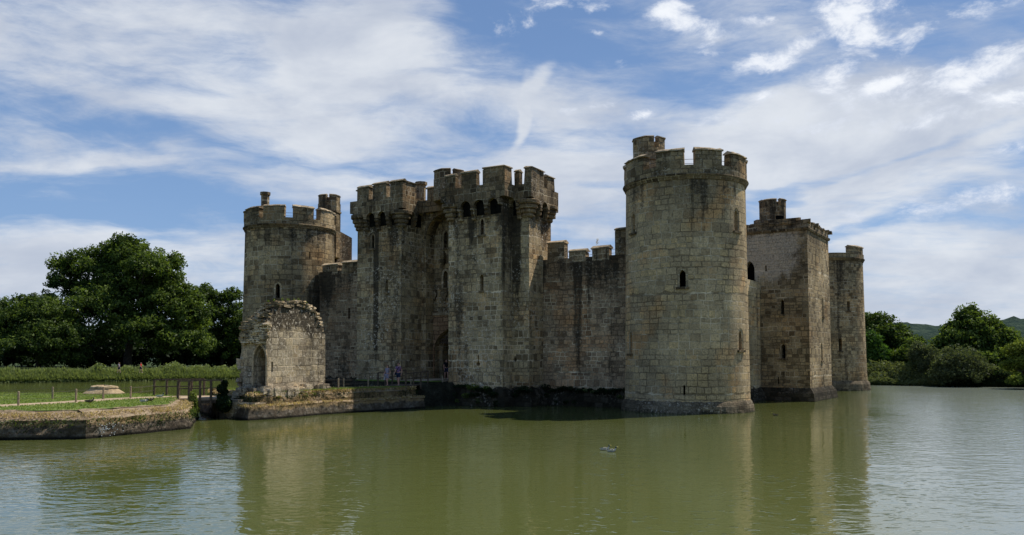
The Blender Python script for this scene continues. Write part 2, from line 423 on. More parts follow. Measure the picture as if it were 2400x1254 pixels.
M['ivy'] = leafmat('ivy_leaves', (.008, .018, .006), (.035, .06, .018))
M['weed'] = leafmat('weed_leaves', (.05, .08, .02), (.22, .26, .06))
M['daisy'] = plain('white_petals', (.75, .75, .7), .8, .05)
M['bark'] = plain('bark', (.06, .048, .035), .95, .4, 4., .1, bumps=.05)

def water():
    g = NT('moat_water'); P = g.n('ShaderNodeNewGeometry').outputs['Position']
    s = g.sep(P)
    # wind patches: calm in the lee of the castle, rippled in lanes
    patch = g.noise(g.xyz(g.math('MULTIPLY', s[0], .11), g.math('MULTIPLY', s[1], .05), 4.), 1., 3., .5)
    pm = g.mr(patch, .36, .66, .22, 1.)
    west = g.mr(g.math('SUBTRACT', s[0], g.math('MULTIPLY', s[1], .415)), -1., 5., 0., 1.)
    east = g.mr(g.math('ADD', s[0], g.math('MULTIPLY', s[1], .34)), 0., -3., 0., .3)
    pm = g.math('ADD', pm, g.math('ADD', g.math('MULTIPLY', west, 1.5), east))
    west_sheen = g.math('MULTIPLY', west, .75, True)
    wr = g.math('ADD', .03, g.math('MULTIPLY', west, .11))
    ior = g.math('ADD', 1.72, g.math('ADD', g.math('MULTIPLY', west, 1.6), g.math('MULTIPLY', east, 1.2)))
    pm2 = g.mr(g.noise(g.xyz(g.math('MULTIPLY', s[0], .13), g.math('MULTIPLY', s[1], .07), 14.), 1., 3., .5), .48, .66)
    warp = g.vm('SCALE', g.noise(P, .35, 2., out=1), 1.6)
    Q = g.vm('ADD', P, warp); q = g.sep(Q)
    r1 = g.noise(g.xyz(g.math('MULTIPLY', q[0], 1.5), g.math('MULTIPLY', q[1], 2.6)), 1., 2., .5)
    r2 = g.noise(g.xyz(g.math('MULTIPLY', q[0], 4.), g.math('MULTIPLY', q[1], 6.5), 7.), 1., 2., .5)
    r3 = g.mr(g.noise(g.xyz(g.math('MULTIPLY', q[0], 2.6), g.math('MULTIPLY', q[1], 4.4), 11.), 1., 1., .5), .60, .78, 0., .75)
    h = g.math('ADD', g.math('ADD', g.math('MULTIPLY', r1, .8), g.math('MULTIPLY', r2, .2)), g.math('MULTIPLY', r3, g.math('MULTIPLY', g.math('ADD', .12, pm2), g.math('SUBTRACT', 1., west, True))))
    bmp = g.bump(g.math('MULTIPLY', h, pm), 1., .028)
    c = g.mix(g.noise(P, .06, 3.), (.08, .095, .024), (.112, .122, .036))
    c = g.mix(west_sheen, c, (.20, .225, .185))  # silvery sky reflection on the west water painted into the body colour
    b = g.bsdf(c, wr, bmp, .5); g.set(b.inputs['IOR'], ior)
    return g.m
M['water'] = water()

# ------------------------------------------------------------------ world
SUN_DIR = Vector((.86 * math.cos(math.radians(57)), .51 * math.cos(math.radians(57)), math.sin(math.radians(57)))).normalized()
SUN_EL = math.asin(SUN_DIR.z); SUN_AZ = math.atan2(SUN_DIR.x, SUN_DIR.y)
W = bpy.data.worlds.new('World'); SC.world = W; W.use_nodes = True
def sky():
    g = NT('', W)
    sk = g.n('ShaderNodeTexSky', sky_type='NISHITA', sun_disc=False, sun_elevation=SUN_EL, sun_rotation=SUN_AZ, air_density=1.1, dust_density=.6, ozone_density=2.5)
    D = g.n('ShaderNodeTexCoord').outputs['Generated']
    s = g.sep(D); x, y, z = s
    az = g.math('ARCTAN2', x, y); el = g.math('ARCSINE', z)
    A = g.xyz(az, el)
    zc = g.math('MAXIMUM', z, .0)
    k = g.math('DIVIDE', 1., g.math('ADD', zc, .16))
    CP = g.xyz(g.math('MULTIPLY', x, k), g.math('MULTIPLY', y, k))          # flat cloud layer coordinates
    # distortions
    w1 = g.vm('SCALE', g.vm('SUBTRACT', g.noise(CP, 1.3, 4., .55, out=1), (.5, .5, .5)), .12)
    Aw = g.vm('ADD', A, w1)
    w2 = g.vm('SCALE', g.vm('SUBTRACT', g.noise(A, 9., 5., .6, out=1), (.5, .5, .5)), .045)
    Ap = g.vm('ADD', A, w2)
    def blob(px, py, rx, ry, rot, wt, src):
        d = Vector(ray(px, py)).normalized(); a0 = math.atan2(d.x, d.y); e0 = math.asin(d.z)
        v = g.vm('SUBTRACT', src, (a0, e0, 0))
        vr = g.n('ShaderNodeVectorRotate', rotation_type='Z_AXIS'); g.set(vr.inputs['Vector'], v); vr.inputs['Angle'].default_value = -rot
        v = g.vm('MULTIPLY', vr.outputs[0], (F / rx * .93, F / ry * .93, 0))
        return g.math('MULTIPLY', g.mr(g.vm('LENGTH', v), .15, 1.25, 1., 0.), wt)
    def total(lst, src):
        t = None
        for b in lst:
            q = blob(*b, src); t = q if t is None else g.math('ADD', t, q)
        return t
    R = math.radians
    soft = total([  # x, y, rx, ry, rot, weight : veils of high cloud
        (180, 90, 620, 190, 0, .62), (900, 110, 330, 130, R(12), .75), (640, 270, 560, 120, R(8), .42),
        (150, 620, 640, 120, R(6), .75), (1150, 330, 520, 130, 0, .28), (1150, 480, 520, 110, 0, .35), (1400, 390, 260, 70, 0, .5), (1330, 560, 260, 120, 0, .4),
        (1560, 140, 520, 240, 0, .22), (2150, 110, 420, 150, 0, .28), (1850, 262, 330, 60, R(6), .45), (1380, 250, 220, 40, 0, .2), (2030, 310, 560, 130, R(8), .95), (2230, 640, 420, 190, 0, .72), (2000, 460, 330, 60, 0, .3),
        (1225, 265, 16, 70, R(-14), .42), (1262, 205, 55, 16, R(42), .42), (250, 300, 300, 36, R(-4), -.3), (300, 352, 330, 22, R(3), .25), (820, 420, 460, 45, R(-4), .25), (60, 430, 300, 20, R(2), .2),
        (330, 280, 420, 45, R(-6), -.35), (200, 475, 560, 50, R(3), -.3), (610, 160, 90, 45, R(-20), -.35), (1120, 50, 110, 70, 0, -.5), (900, 205, 190, 14, R(3), -.3),
        (1380, 95, 240, 60, R(5), -.25), (2010, 385, 330, 18, R(14), -.5), (2060, 520, 230, 22, R(6), -.4), (830, 545, 60, 50, 0, -.3), (1400, 460, 80, 18, 0, -.4)], Aw)
    n1 = g.noise(g.vm('MULTIPLY', CP, (1., 2.2, 1)), 1.7, 7., .6, .5)
    stre = g.noise(g.vm('MULTIPLY', g.vm('ADD', A, g.vm('SCALE', w1, .8)), (3.2, 15, 1)), 1., 7., .62, .35)
    fine = g.noise(g.vm('MULTIPLY', g.vm('ADD', A, g.vm('SCALE', w1, .6)), (9., 30., 1)), 1., 8., .68, .4)
    sm = g.math('ADD', g.math('ADD', soft, g.math('MULTIPLY', g.math('SUBTRACT', fine, .5), .85)), g.math('ADD', g.math('MULTIPLY', g.math('SUBTRACT', n1, .5), 1.1), g.math('MULTIPLY', g.math('SUBTRACT', stre, .5), 1.25)))
    sm = g.math('ADD', sm, g.mr(el, .0, .16, .22, 0.))
    soft_m = g.mr(sm, -.02, .8, .02, .92)
    puff = total([(1790, 140, 105, 40, R(4), 1.), (1610, 60, 95, 45, R(-25), .8), (1990, 40, 100, 50, 0, .75), (2040, 90, 85, 50, R(-30), .65), (1960, 165, 85, 45, R(25), .9), (1750, 40, 80, 18, R(-6), .8),
        (2140, 90, 45, 20, R(18), .8), (2360, 115, 50, 16, 0, .7), (1410, 240, 55, 14, R(8), .85), (1330, 255, 35, 12, 0, .75), (1505, 255, 45, 16, 0, .8), (1255, 296, 28, 12, 0, .5),
        (2330, 165, 130, 30, R(8), .7), (1330, 10, 150, 30, 0, .6), (1790, 230, 70, 18, R(12), .6), (1395, 78, 30, 10, 0, .6), (2270, 370, 120, 24, R(10), .8), (2120, 250, 420, 60, R(6), .55),
        (2230, 470, 330, 40, R(10), .6), (1690, 285, 160, 26, R(10), .55), (2250, 30, 200, 40, 0, .35), (1500, 140, 60, 26, 0, .45), (1700, 80, 60, 24, 0, .5), (1640, 120, 60, 20, 0, .6), (1900, 90, 60, 24, 0, .6), (2060, 30, 60, 40, 0, .3), (2200, 160, 120, 26, R(8), .55), (1210, 60, 90, 30, 0, .4), (1560, 20, 70, 24, 0, .55), (2380, 230, 90, 24, R(8), .6), (2060, 200, 80, 26, R(15), .6)], Ap)
    pn = g.noise(g.vm('MULTIPLY', A, (17, 32, 1)), 1., 9., .66, .3)
    pm = g.math('ADD', puff, g.math('MULTIPLY', g.math('SUBTRACT', pn, .52), 3.6))
    puff_m = g.math('MULTIPLY', g.mr(pm, .25, 1.15), g.mr(puff, .03, .4))
    # base blue
    blue = g.mix(g.mr(el, .02, .5), (1.45, 2.65, 4.95), (.8, 1.6, 3.4))
    base = g.mix(.75, sk.outputs[0], blue)
    shade = g.noise(g.vm('MULTIPLY', A, (5, 11, 1)), 1., 5., .6, .3)
    ccol = g.mix(g.mr(shade, .3, .7), (3.9, 4.3, 5.1), (5.9, 6.15, 6.5))
    col = g.mix(soft_m, base, ccol)
    col = g.mix(g.math('MULTIPLY', puff_m, .9), col, g.mix(g.mr(pm, .6, 1.5), (5.6, 6.0, 6.8), (7.3, 7.5, 7.8)))
    col = g.mix(g.mr(z, -.02, -.05), col, (1.2, 1.3, .9))
    bg = g.n('ShaderNodeBackground', i={'Color': col, 'Strength': .133})
    o = g.n('ShaderNodeOutputWorld'); g.t.links.new(bg.outputs[0], o.inputs[0])
    W.cycles.sampling_method = 'MANUAL'; W.cycles.sample_map_resolution = 512
sky()
sun = bpy.data.lights.new('sun', 'SUN'); sun.energy = 5.0; sun.angle = math.radians(.53); sun.color = (1., .955, .88)
so = bpy.data.objects.new('sun', sun); C.objects.link(so); so.rotation_euler = SUN_DIR.to_track_quat('Z', 'Y').to_euler()

# ------------------------------------------------------------------ camera
cam = bpy.data.cameras.new('camera'); co = bpy.data.objects.new('camera', cam); C.objects.link(co)
co.location = (0, 0, EYE); co.rotation_euler = (PI / 2 + TH, 0, 0)
cam.sensor_width = 36; cam.lens = 36 * F / 2400; cam.shift_y = (PY - 627) / 2400
cam.clip_start = .3; cam.clip_end = 9000
SC.camera = co

# ------------------------------------------------------------------ castle frame
NW = Vector((12.84, 59.76)); NE = Vector((-22.23, 80.80)); SW = Vector((37.9, 98.0))
AE = Vector((-.8576, .5144)); NO = Vector((-.5144, -.8576))       # along the north front (to the east), outward (north)
SO = (SW - NW).normalized(); WE = Vector((SO.y, -SO.x))           # along the west side (to the south), outward (west)
def eo(e, o): p = NW + AE * e + NO * o; return (p.x, p.y)
def e_of(px, o):
    t = (px - PX) / F      # X = t*Y on the wall line
    P0 = NW + NO * o
    return (t * P0.y - P0.x) / (AE.x - t * AE.y)
def wall_pt(px, py, P0, D):
    """point on the vertical plane through P0 along D seen at a surveyed bearing/height"""
    d = ray(px, py); # P0 + s D = t*(dx,dy)
    det = D.x * (-d[1]) - D.y * (-d[0])
    s_ = (-P0.x * (-d[1]) + P0.y * (-d[0])) / det
    t = ((P0.x + s_ * D.x) / d[0]) if abs(d[0]) > abs(d[1]) else ((P0.y + s_ * D.y) / d[1])
    return s_, Vector((P0.x + s_ * D.x, P0.y + s_ * D.y, EYE + d[2] * t))
def cyl_pt(px, py, c, R):
    d = ray(px, py); a = d[0] ** 2 + d[1] ** 2; b = -2 * (d[0] * c.x + d[1] * c.y); q = c.x ** 2 + c.y ** 2 - R * R
    D = b * b - 4 * a * q
    t = (-b - math.sqrt(max(D, 0))) / (2 * a)
    p = Vector((d[0] * t, d[1] * t, EYE + d[2] * t)); return math.atan2(p.y - c.y, p.x - c.x), p
def circle(c, R, n=96, a0=None):
    # clockwise seen from above so that norms() point outward... (dy,-dx) of a CCW path points outward
    a0 = PI / 2 if a0 is None else a0
    return [(c.x + R * math.cos(a0 + 2 * PI * i / n), c.y + R * math.sin(a0 + 2 * PI * i / n)) for i in range(n)]
def arcpts(c, R, a0, a1):
    n = max(2, int(abs(a1 - a0) / .07) + 1)
    return [(c.x + R * math.cos(a0 + (a1 - a0) * i / n), c.y + R * math.sin(a0 + (a1 - a0) * i / n)) for i in range(n + 1)]

# openings --------------------------------------------------------------
def lancet_profile(w, h, kind='lancet'):
    if kind == 'rect': return [(-w / 2, 0), (w / 2, 0), (w / 2, h), (-w / 2, h)]
    if kind == 'key':
        pts = [(-w / 2, h), (-w / 2, .32)]
        pts += [(.17 * math.cos(a), .17 + .17 * math.sin(a)) for a in [PI * .75 + i * PI * 1.5 / 8 for i in range(9)]]
        return pts + [(w / 2, .32), (w / 2, h)]
    pts = [(-w / 2, 0), (w / 2, 0)]
    sp = h - w * .867
    for i in range(6): a = i / 5 * (PI / 3); pts.append((-w / 2 + w * math.cos(a), sp + w * math.sin(a) * 1.0))
    for i in range(4, -1, -1): a = i / 5 * (PI / 3); pts.append((w / 2 - w * math.cos(a), sp + w * math.sin(a) * 1.0))
    return pts
def extr(mb, prof, P, T, N, d0, d1):
    """extrude a (u,v) profile placed at P with tangent T, from N*d0 to N*d1"""
    r0 = [(P.x + T.x * u + N.x * d0, P.y + T.y * u + N.y * d0, P.z + v) for u, v in prof]
    r1 = [(P.x + T.x * u + N.x * d1, P.y + T.y * u + N.y * d1, P.z + v) for u, v in prof]
    mb.loft([r0, r1])
def ring_extr(mb, outer, inner, P, T, N, d0, d1):
    n = len(outer)
    def pt(q, d): return (P.x + T.x * q[0] + N.x * d, P.y + T.y * q[0] + N.y * d, P.z + q[1])
    vs = [pt(q, d0) for q in outer] + [pt(q, d1) for q in outer] + [pt(q, d0) for q in inner] + [pt(q, d1) for q in inner]
    fs = []
    for i in range(n):
        j = (i + 1) % n
        fs += [(i, j, n + j, n + i), (2 * n + j, 2 * n + i, 3 * n + i, 3 * n + j), (n + i, n + j, 3 * n + j, 3 * n + i), (j, i, 2 * n + i, 2 * n + j)]
    mb.add(vs, fs)
def opening(root, cutter, P, N, w, h, kind='lancet', depth=.9, frame=0., blind=False, fmat='trim', hood=False):
    """P = foot of opening on the wall surface, N = outward 2D normal"""
    N = Vector((N[0], N[1], 0)).normalized(); T = Vector((-N.y, N.x, 0))
    prof = lancet_profile(w, h, kind)
    if frame:
        pf = [(u * (w + 2 * frame) / w, v * (h + frame) / h if v > 0 else -.0) for u, v in prof]
        extr(cutter, pf, P, T, N, .5, -.14)
        f = MB(); ring_extr(f, [(u * .998, v * .998 + .001) for u, v in pf], prof, P, T, N, -.05, -.139)
        ob = f.build('window_surround', M[fmat], root, uv=('box', (AE.x, AE.y)))
    extr(cutter, prof, P, T, N, .49, -depth)
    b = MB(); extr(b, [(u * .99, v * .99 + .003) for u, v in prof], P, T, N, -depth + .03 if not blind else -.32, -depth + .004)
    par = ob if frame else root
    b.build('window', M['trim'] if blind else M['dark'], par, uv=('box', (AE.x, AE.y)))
    s = MB(); s.box(P + N * .02 + Vector((0, 0, -.09)), T * (w / 2 + frame + .08), N * .10, Vector((0, 0, .075)))
    if kind != 'key' and h > .9 and w > .25: s.build('window_sill', M['trimd'], root, uv=('box', (AE.x, AE.y)))

def merlon(root, par, path, z0, z1, th=.62, cope=.26, mat='tower_top', over=.09, uv=None):
    """one merlon and its pitched coping, along a piece of outline"""
    j = random.uniform(-.05, .05)
    mb = MB(); sweep(mb, path, [(0, z0), (0, z1 + j), (-th, z1 + j), (-th, z0)])
    uv = uv or ('box', (AE.x, AE.y))
    mb.v = [(v[0] + random.uniform(-.035, .035), v[1] + random.uniform(-.035, .035), v[2] + (random.uniform(-.05, .03) if v[2] > z0 + .2 else 0)) for v in mb.v]
    m = mb.build('merlon', M[mat], par, uv=uv)
    # coping longer than the merlon by a few cm
    p = list(path)
    def extd(a, b, d):
        v = Vector((a[0] - b[0], a[1] - b[1])); v.normalize(); return (a[0] + v.x * d, a[1] + v.y * d)
    p[0] = extd(path[0], path[1], .05); p[-1] = extd(path[-1], path[-2], .05)
    c = MB(); sweep(c, p, [(over, z1 + j + .003), (over, z1 + j + .09), (-th * .45, z1 + j + cope), (-th - over, z1 + j + .09), (-th - over, z1 + j + .003)], jit=.012)
    c.v = [(v[0] + random.uniform(-.03, .03), v[1] + random.uniform(-.03, .03), v[2] + random.uniform(-.02, .045)) for v in c.v]
    c.build('coping', M['cope'], m, uv=uv)
    return m

def round_tower(name, label, c, Rb, Rt, z_str, z_emb, z_mer, mat, merl, wins, plinth, seg=240, group='round corner towers of the castle', rail=True, par_out=.12, foot=-1.5):
    root = thing(name, label, 'castle tower', (c.x, c.y, 0), group)
    off = Vector((c.x, c.y, 0))
    uvm = ('cyl', c.x, c.y, Rb)
    w = MB(); rings = []
    zs = [foot, .8, 4, 8, 12, z_str - .35]
    for z in zs:
        t = max(0, min(1, (z - 0) / z_str)); R = Rb + (Rt - Rb) * t ** .7
        rings.append([(p[0], p[1], z) for p in circle(c, R, seg)])
    w.loft(rings)
    wall = w.build('wall', M[mat], root, uv=uvm)
    cu = Cutter(); nw = 0
    for (px, y0, y1, wd, kind, frame, blind) in wins:
        t = .5; R = Rb + (Rt - Rb) * .5
        a, p0 = cyl_pt(px, y1, c, R); p1 = at(px, y0, p0.y)
        Rz = Rb + (Rt - Rb) * max(0, min(1, p0.z / z_str)) ** .7
        N = Vector((math.cos(a), math.sin(a)))
        P = Vector((c.x + N.x * Rz, c.y + N.y * Rz, p0.z))
        opening(root, cu, P, N, wd, p1.z - p0.z, kind, frame=frame, blind=blind); nw += 1
    if nw: cut(wall, cu, uvm, off)
    # plinth
    pr, pz = plinth
    p = MB(); n = 120
    rr = []
    for z, r in ((foot, pr + .10), (0, pr + .08), (pz - .25, pr), (pz, pr - .12), (pz + .12, Rb - .05)):
        rr.append([(q[0] + random.uniform(-.025, .025), q[1] + random.uniform(-.025, .025), z + random.uniform(-.03, .03)) for q in circle(c, r, n)])
    p.loft(rr); p.build('plinth', M['plinth'], root, uv=uvm)
    # string courses
    s = MB(); cp = circle(c, Rt, 96)
    sweep(s, cp, [(-.1, z_str - .36), (.07, z_str - .34), (.1, z_str - .28), (.1, z_str - .25), (.2, z_str - .1), (.24, z_str - .03), (.22, z_str + .03), (-.1, z_str + .12)], closed=True)
    s.build('string_course', M['trimd'], root, uv=uvm)
    # parapet
    pa = MB(); cp = circle(c, Rt + par_out, 96)
    sweep(pa, cp, [(0, z_str - .05), (.0, z_emb), (-.62, z_emb), (-.62, z_str - .5), (-.3, z_str - .5)], closed=True)
    par = pa.build('parapet', M['tower_top'], root, uv=uvm)
    ro = MB(); ro.prism(circle(c, Rt - .4, 48), z_str - .34, z_str - .2); ro.build('roof', M['trimd'], root, uv=('box', (1, 0)))
    Rm = Rt + par_out - .004
    for (a0, a1, dz) in merl:
        merlon(root, par, arcpts(c, Rm, a0, a1), z_emb + .001, z_mer - .26 + dz, uv=uvm)
    if rail:
        r = MB()
        for z in (z_emb + .25, z_emb + .55):
            cc = circle(c, Rt - .62, 48)
            for i in range(48): r.bar((cc[i][0], cc[i][1], z), (cc[(i + 1) % 48][0], cc[(i + 1) % 48][1], z), .018, 4)
        for i in range(0, 48, 4): r.bar((cc[i][0], cc[i][1], z_str - .2), (cc[i][0], cc[i][1], z_emb + .56), .02, 4)
        r.build('railing', M['iron'], root)
    return root
def merl_angles(c, R, pairs, zref_y, fill=True):
    out = []
    for (x0, x1) in pairs:
        a0, _ = cyl_pt(x0, zref_y, c, R); a1, _ = cyl_pt(x1, zref_y, c, R)
        if a1 < a0: a1 += 2 * PI
        out.append((a0, a1, 0))
    if fill:   # continue the same rhythm round the back
        s = out[-1][1]; e = out[0][0] + 2 * PI
        gap = .21; n = max(1, round((e - s - gap) / (.42 + gap))); L = (e - s - gap * (n + 1)) / n
        for i in range(n): out.append((s + gap + i * (L + gap), s + gap + i * (L + gap) + L, random.uniform(-.05, .05)))
    return out
def turret(root, c, R, z0, z_emb, z_top, mat='tower_top', sides=8, rot=.2, gaps=(0, 1), name='turret', band=True):
    t = MB(); t.prism(circle(c, R, sides, rot), z0, z_emb)
    o = t.build(name, M[mat], root, uv=('box', (AE.x, AE.y)))
    if band:
        b = MB(); sweep(b, circle(c, R, sides, rot), [(-.1, z_emb - 1.0), (.08, z_emb - .95), (.08, z_emb - .8), (-.1, z_emb - .75)], closed=True)
        b.build('band', M['trimd'], o, uv=('box', (AE.x, AE.y)))
    p = circle(c, R + .01, sides, rot); p.append(p[0]); S = arclen(p)[-1]
    n = 4; per = S / n
    for k in range(n):
        m = MB(); sp = subpath(p, k * per + .22, (k + 1) * per - .22)
        j = random.uniform(-.04, .04)
        sweep(m, sp, [(0, z_emb + .002), (0, z_top - .16 + j), (-.35, z_top - .16 + j), (-.35, z_emb + .002)])
        mo = m.build('merlon', M[mat], o, uv=('box', (AE.x, AE.y)))
        m2 = MB(); sweep(m2, sp, [(.07, z_top - .158 + j), (.07, z_top - .09 + j), (-.17, z_top + j), (-.42, z_top - .09 + j), (-.42, z_top - .158 + j)])
        m2.build('coping', M['cope'], o, uv=('box', (AE.x, AE.y)))
    return o

# ---- north-west tower
wl = [(1600, 632, 672, .42, 'lancet', .16, False), (1729, 492, 541, .42, 'lancet', .16, True), (1736, 774, 820, .42, 'lancet', .16, True),
      (1604, 903, 926, .13, 'rect', 0, False), (1482, 500, 545, .4, 'lancet', .16, True), (1478, 777, 828, .4, 'lancet', .14, True)]
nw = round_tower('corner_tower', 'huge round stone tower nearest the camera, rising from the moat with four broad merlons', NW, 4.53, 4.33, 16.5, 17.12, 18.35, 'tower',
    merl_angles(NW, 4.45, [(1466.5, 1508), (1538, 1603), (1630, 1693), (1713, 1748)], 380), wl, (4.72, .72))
turret(nw, Vector((10.55, 61.9)), 1.25, 16.2, 19.75, 20.7, rot=.35)
# ---- north-east tower
wl = [(650, 664, 698, .42, 'lancet', .16, False), (727, 590, 606, .12, 'rect', 0, False)]
ne = round_tower('corner_tower', 'round stone tower left of the gatehouse with a chimney and small turret on top', NE, 4.6, 4.3, 16.55, 17.15, 18.4, 'ne',
    merl_angles(NE, 4.42, [(576, 607), (617, 667), (687, 736), (752, 784)], 500), wl, (4.8, .8))
turret(ne, Vector((-18.75, 82.6)), 1.15, 14.0, 19.55, 20.45, mat='ne', rot=.1)
s = MB(); p0 = Vector((-18.25, 84.6)); s.box((p0.x, p0.y, 7.7), AE.to_3d() * .85, NO.to_3d() * 1.2, (0, 0, 9.0))
s.v[4:] = [(v[0], v[1], v[2] + (.35 if i in (2, 3) else -.25)) for i, v in enumerate(s.v[4:])]
s.build('stair_shaft', M['curtain'], ne, uv=('box', (AE.x, AE.y)))
s = MB(); cc = Vector((-24.6, 80.2)); s.prism(circle(cc, .42, 8), 16.3, 20.0); s.prism(circle(cc, .52, 8), 20.002, 20.28)
s.prism(circle(cc, .46, 8), 17.8, 17.95); s.build('chimney', M['tower_top'], ne, uv=('box', (1, 0)))
# ---- south-west tower
wl = [(1990, 706, 728, .36, 'rect', 0, False), (1970, 792, 822, .36, 'lancet', 0, False), (2012, 860, 872, .12, 'rect', 0, False)]
a_, _ = cyl_pt(1992, 580, SW, 4.5); b_, _ = cyl_pt(2022, 580, SW, 4.5)
sw = round_tower('corner_tower', 'farthest round stone tower behind the square tower, with a plain broken parapet and black streak', SW, 4.62, 4.3, 15.45, 16.0, 16.85, 'sw',
    [(a_, b_ + .1, .12)], wl, (4.85, 1.0), rail=False)

# ---- curtain walls
def curtain(name, label, P0, D, N, s0, s1, th, z1, merl, wins, mat='curtain', plz=1.4, mer_z=None):
    """wall from s0 to s1 along D, outer face through P0, outward N"""
    r = P0 + D * s0
    root = thing(name, label, 'castle wall', (r.x, r.y, 0)); off = Vector((r.x, r.y, 0))
    def q(s, o): p = P0 + D * s + N * o; return (p.x, p.y)
    w = MB(); w.prism([q(s0, 0), q(s1, 0), q(s1, -th), q(s0, -th)], -1.5, z1)
    wall = w.build('wall', M[mat], root, uv=('box', (AE.x, AE.y)))
    cu = Cutter()
    for (px, y0, y1, wd, kind) in wins:
        _, a = wall_pt(px, y1, P0, D); _, b = wall_pt(px, y0, P0, D)
        opening(root, cu, a, N, wd, b.z - a.z, kind)
    if wins: cut(wall, cu, ('box', (AE.x, AE.y)), off)
    for (a, b, z) in merl:
        merlon(root, root, [q(b, .0), q(a, .0)] if D.dot(AE) > 0 else [q(a, 0), q(b, 0)], z1 - .35, z - .26, mat='gate_top')
    # projecting footing, uneven and overgrown
    n = 40; fr = []
    for i in range(n + 1):
        s_ = s0 + (s1 - s0) * i / n
        j = lambda a: random.uniform(-a, a)
        prof = [(.42, -1.5), (.36 + j(.05), .0), (.3 + j(.06), .6 + j(.1)), (.2 + j(.08), plz - .35 + j(.12)), (.02, plz + j(.14)), (-.2, plz)]
        ring = []
        for o, z in prof: p = q(s_, o); ring.append((p[0], p[1], z))
        fr.append(ring)
    f = MB(); f.loft(fr); f.build('footing', M['plinthd'], root, uv=('box', (AE.x, AE.y)))
    return root
P0 = NW + NO * .3
E = lambda px, o=.3: e_of(px, o)
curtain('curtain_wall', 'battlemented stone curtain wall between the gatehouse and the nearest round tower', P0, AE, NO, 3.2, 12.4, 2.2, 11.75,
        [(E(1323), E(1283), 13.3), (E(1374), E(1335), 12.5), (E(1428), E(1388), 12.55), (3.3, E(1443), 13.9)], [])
# thin safety rail on the wall walk belongs to the curtain
cw = bpy.data.objects['curtain_wall']
r = MB()
for z in (12.0, 12.3): r.bar(Vector(eo(4, -.4)).to_3d() + Vector((0, 0, z)), Vector(eo(11, -.4)).to_3d() + Vector((0, 0, z)), .018, 4)
for e in (5, 7, 9, 11): r.bar(Vector(eo(e, -.4)).to_3d() + Vector((0, 0, 11.7)), Vector(eo(e, -.4)).to_3d() + Vector((0, 0, 12.32)), .018, 4)
r.build('railing', M['iron'], cw)
curtain('curtain_wall', 'short battlemented curtain wall between the far round tower and the gatehouse left side', P0, AE, NO, 28.3, 37.3, 2.2, 12.1,
        [(E(790), E(754), 12.95), (E(836), E(800), 13.05)], [(818, 722, 748, .3, 'key')], plz=2.0)
# west curtain: from the north-west tower to the square tower and on to the south-west tower
PW = Vector((22.4, 73.0)); 
W0 = PW - SO * 13
curtain('curtain_wall', 'low broken strip of pale curtain wall between the nearest round tower and the square tower', W0, SO, WE, .0, 12.9, 2.0, 10.6, [], [], mat='tower', plz=1.2)
curtain('curtain_wall', 'shadowed curtain wall joining the square tower to the farthest round tower', W0, SO, WE, 21.0, 38.5, 2.0, 11.0, [], [], mat='sw', plz=1.2)

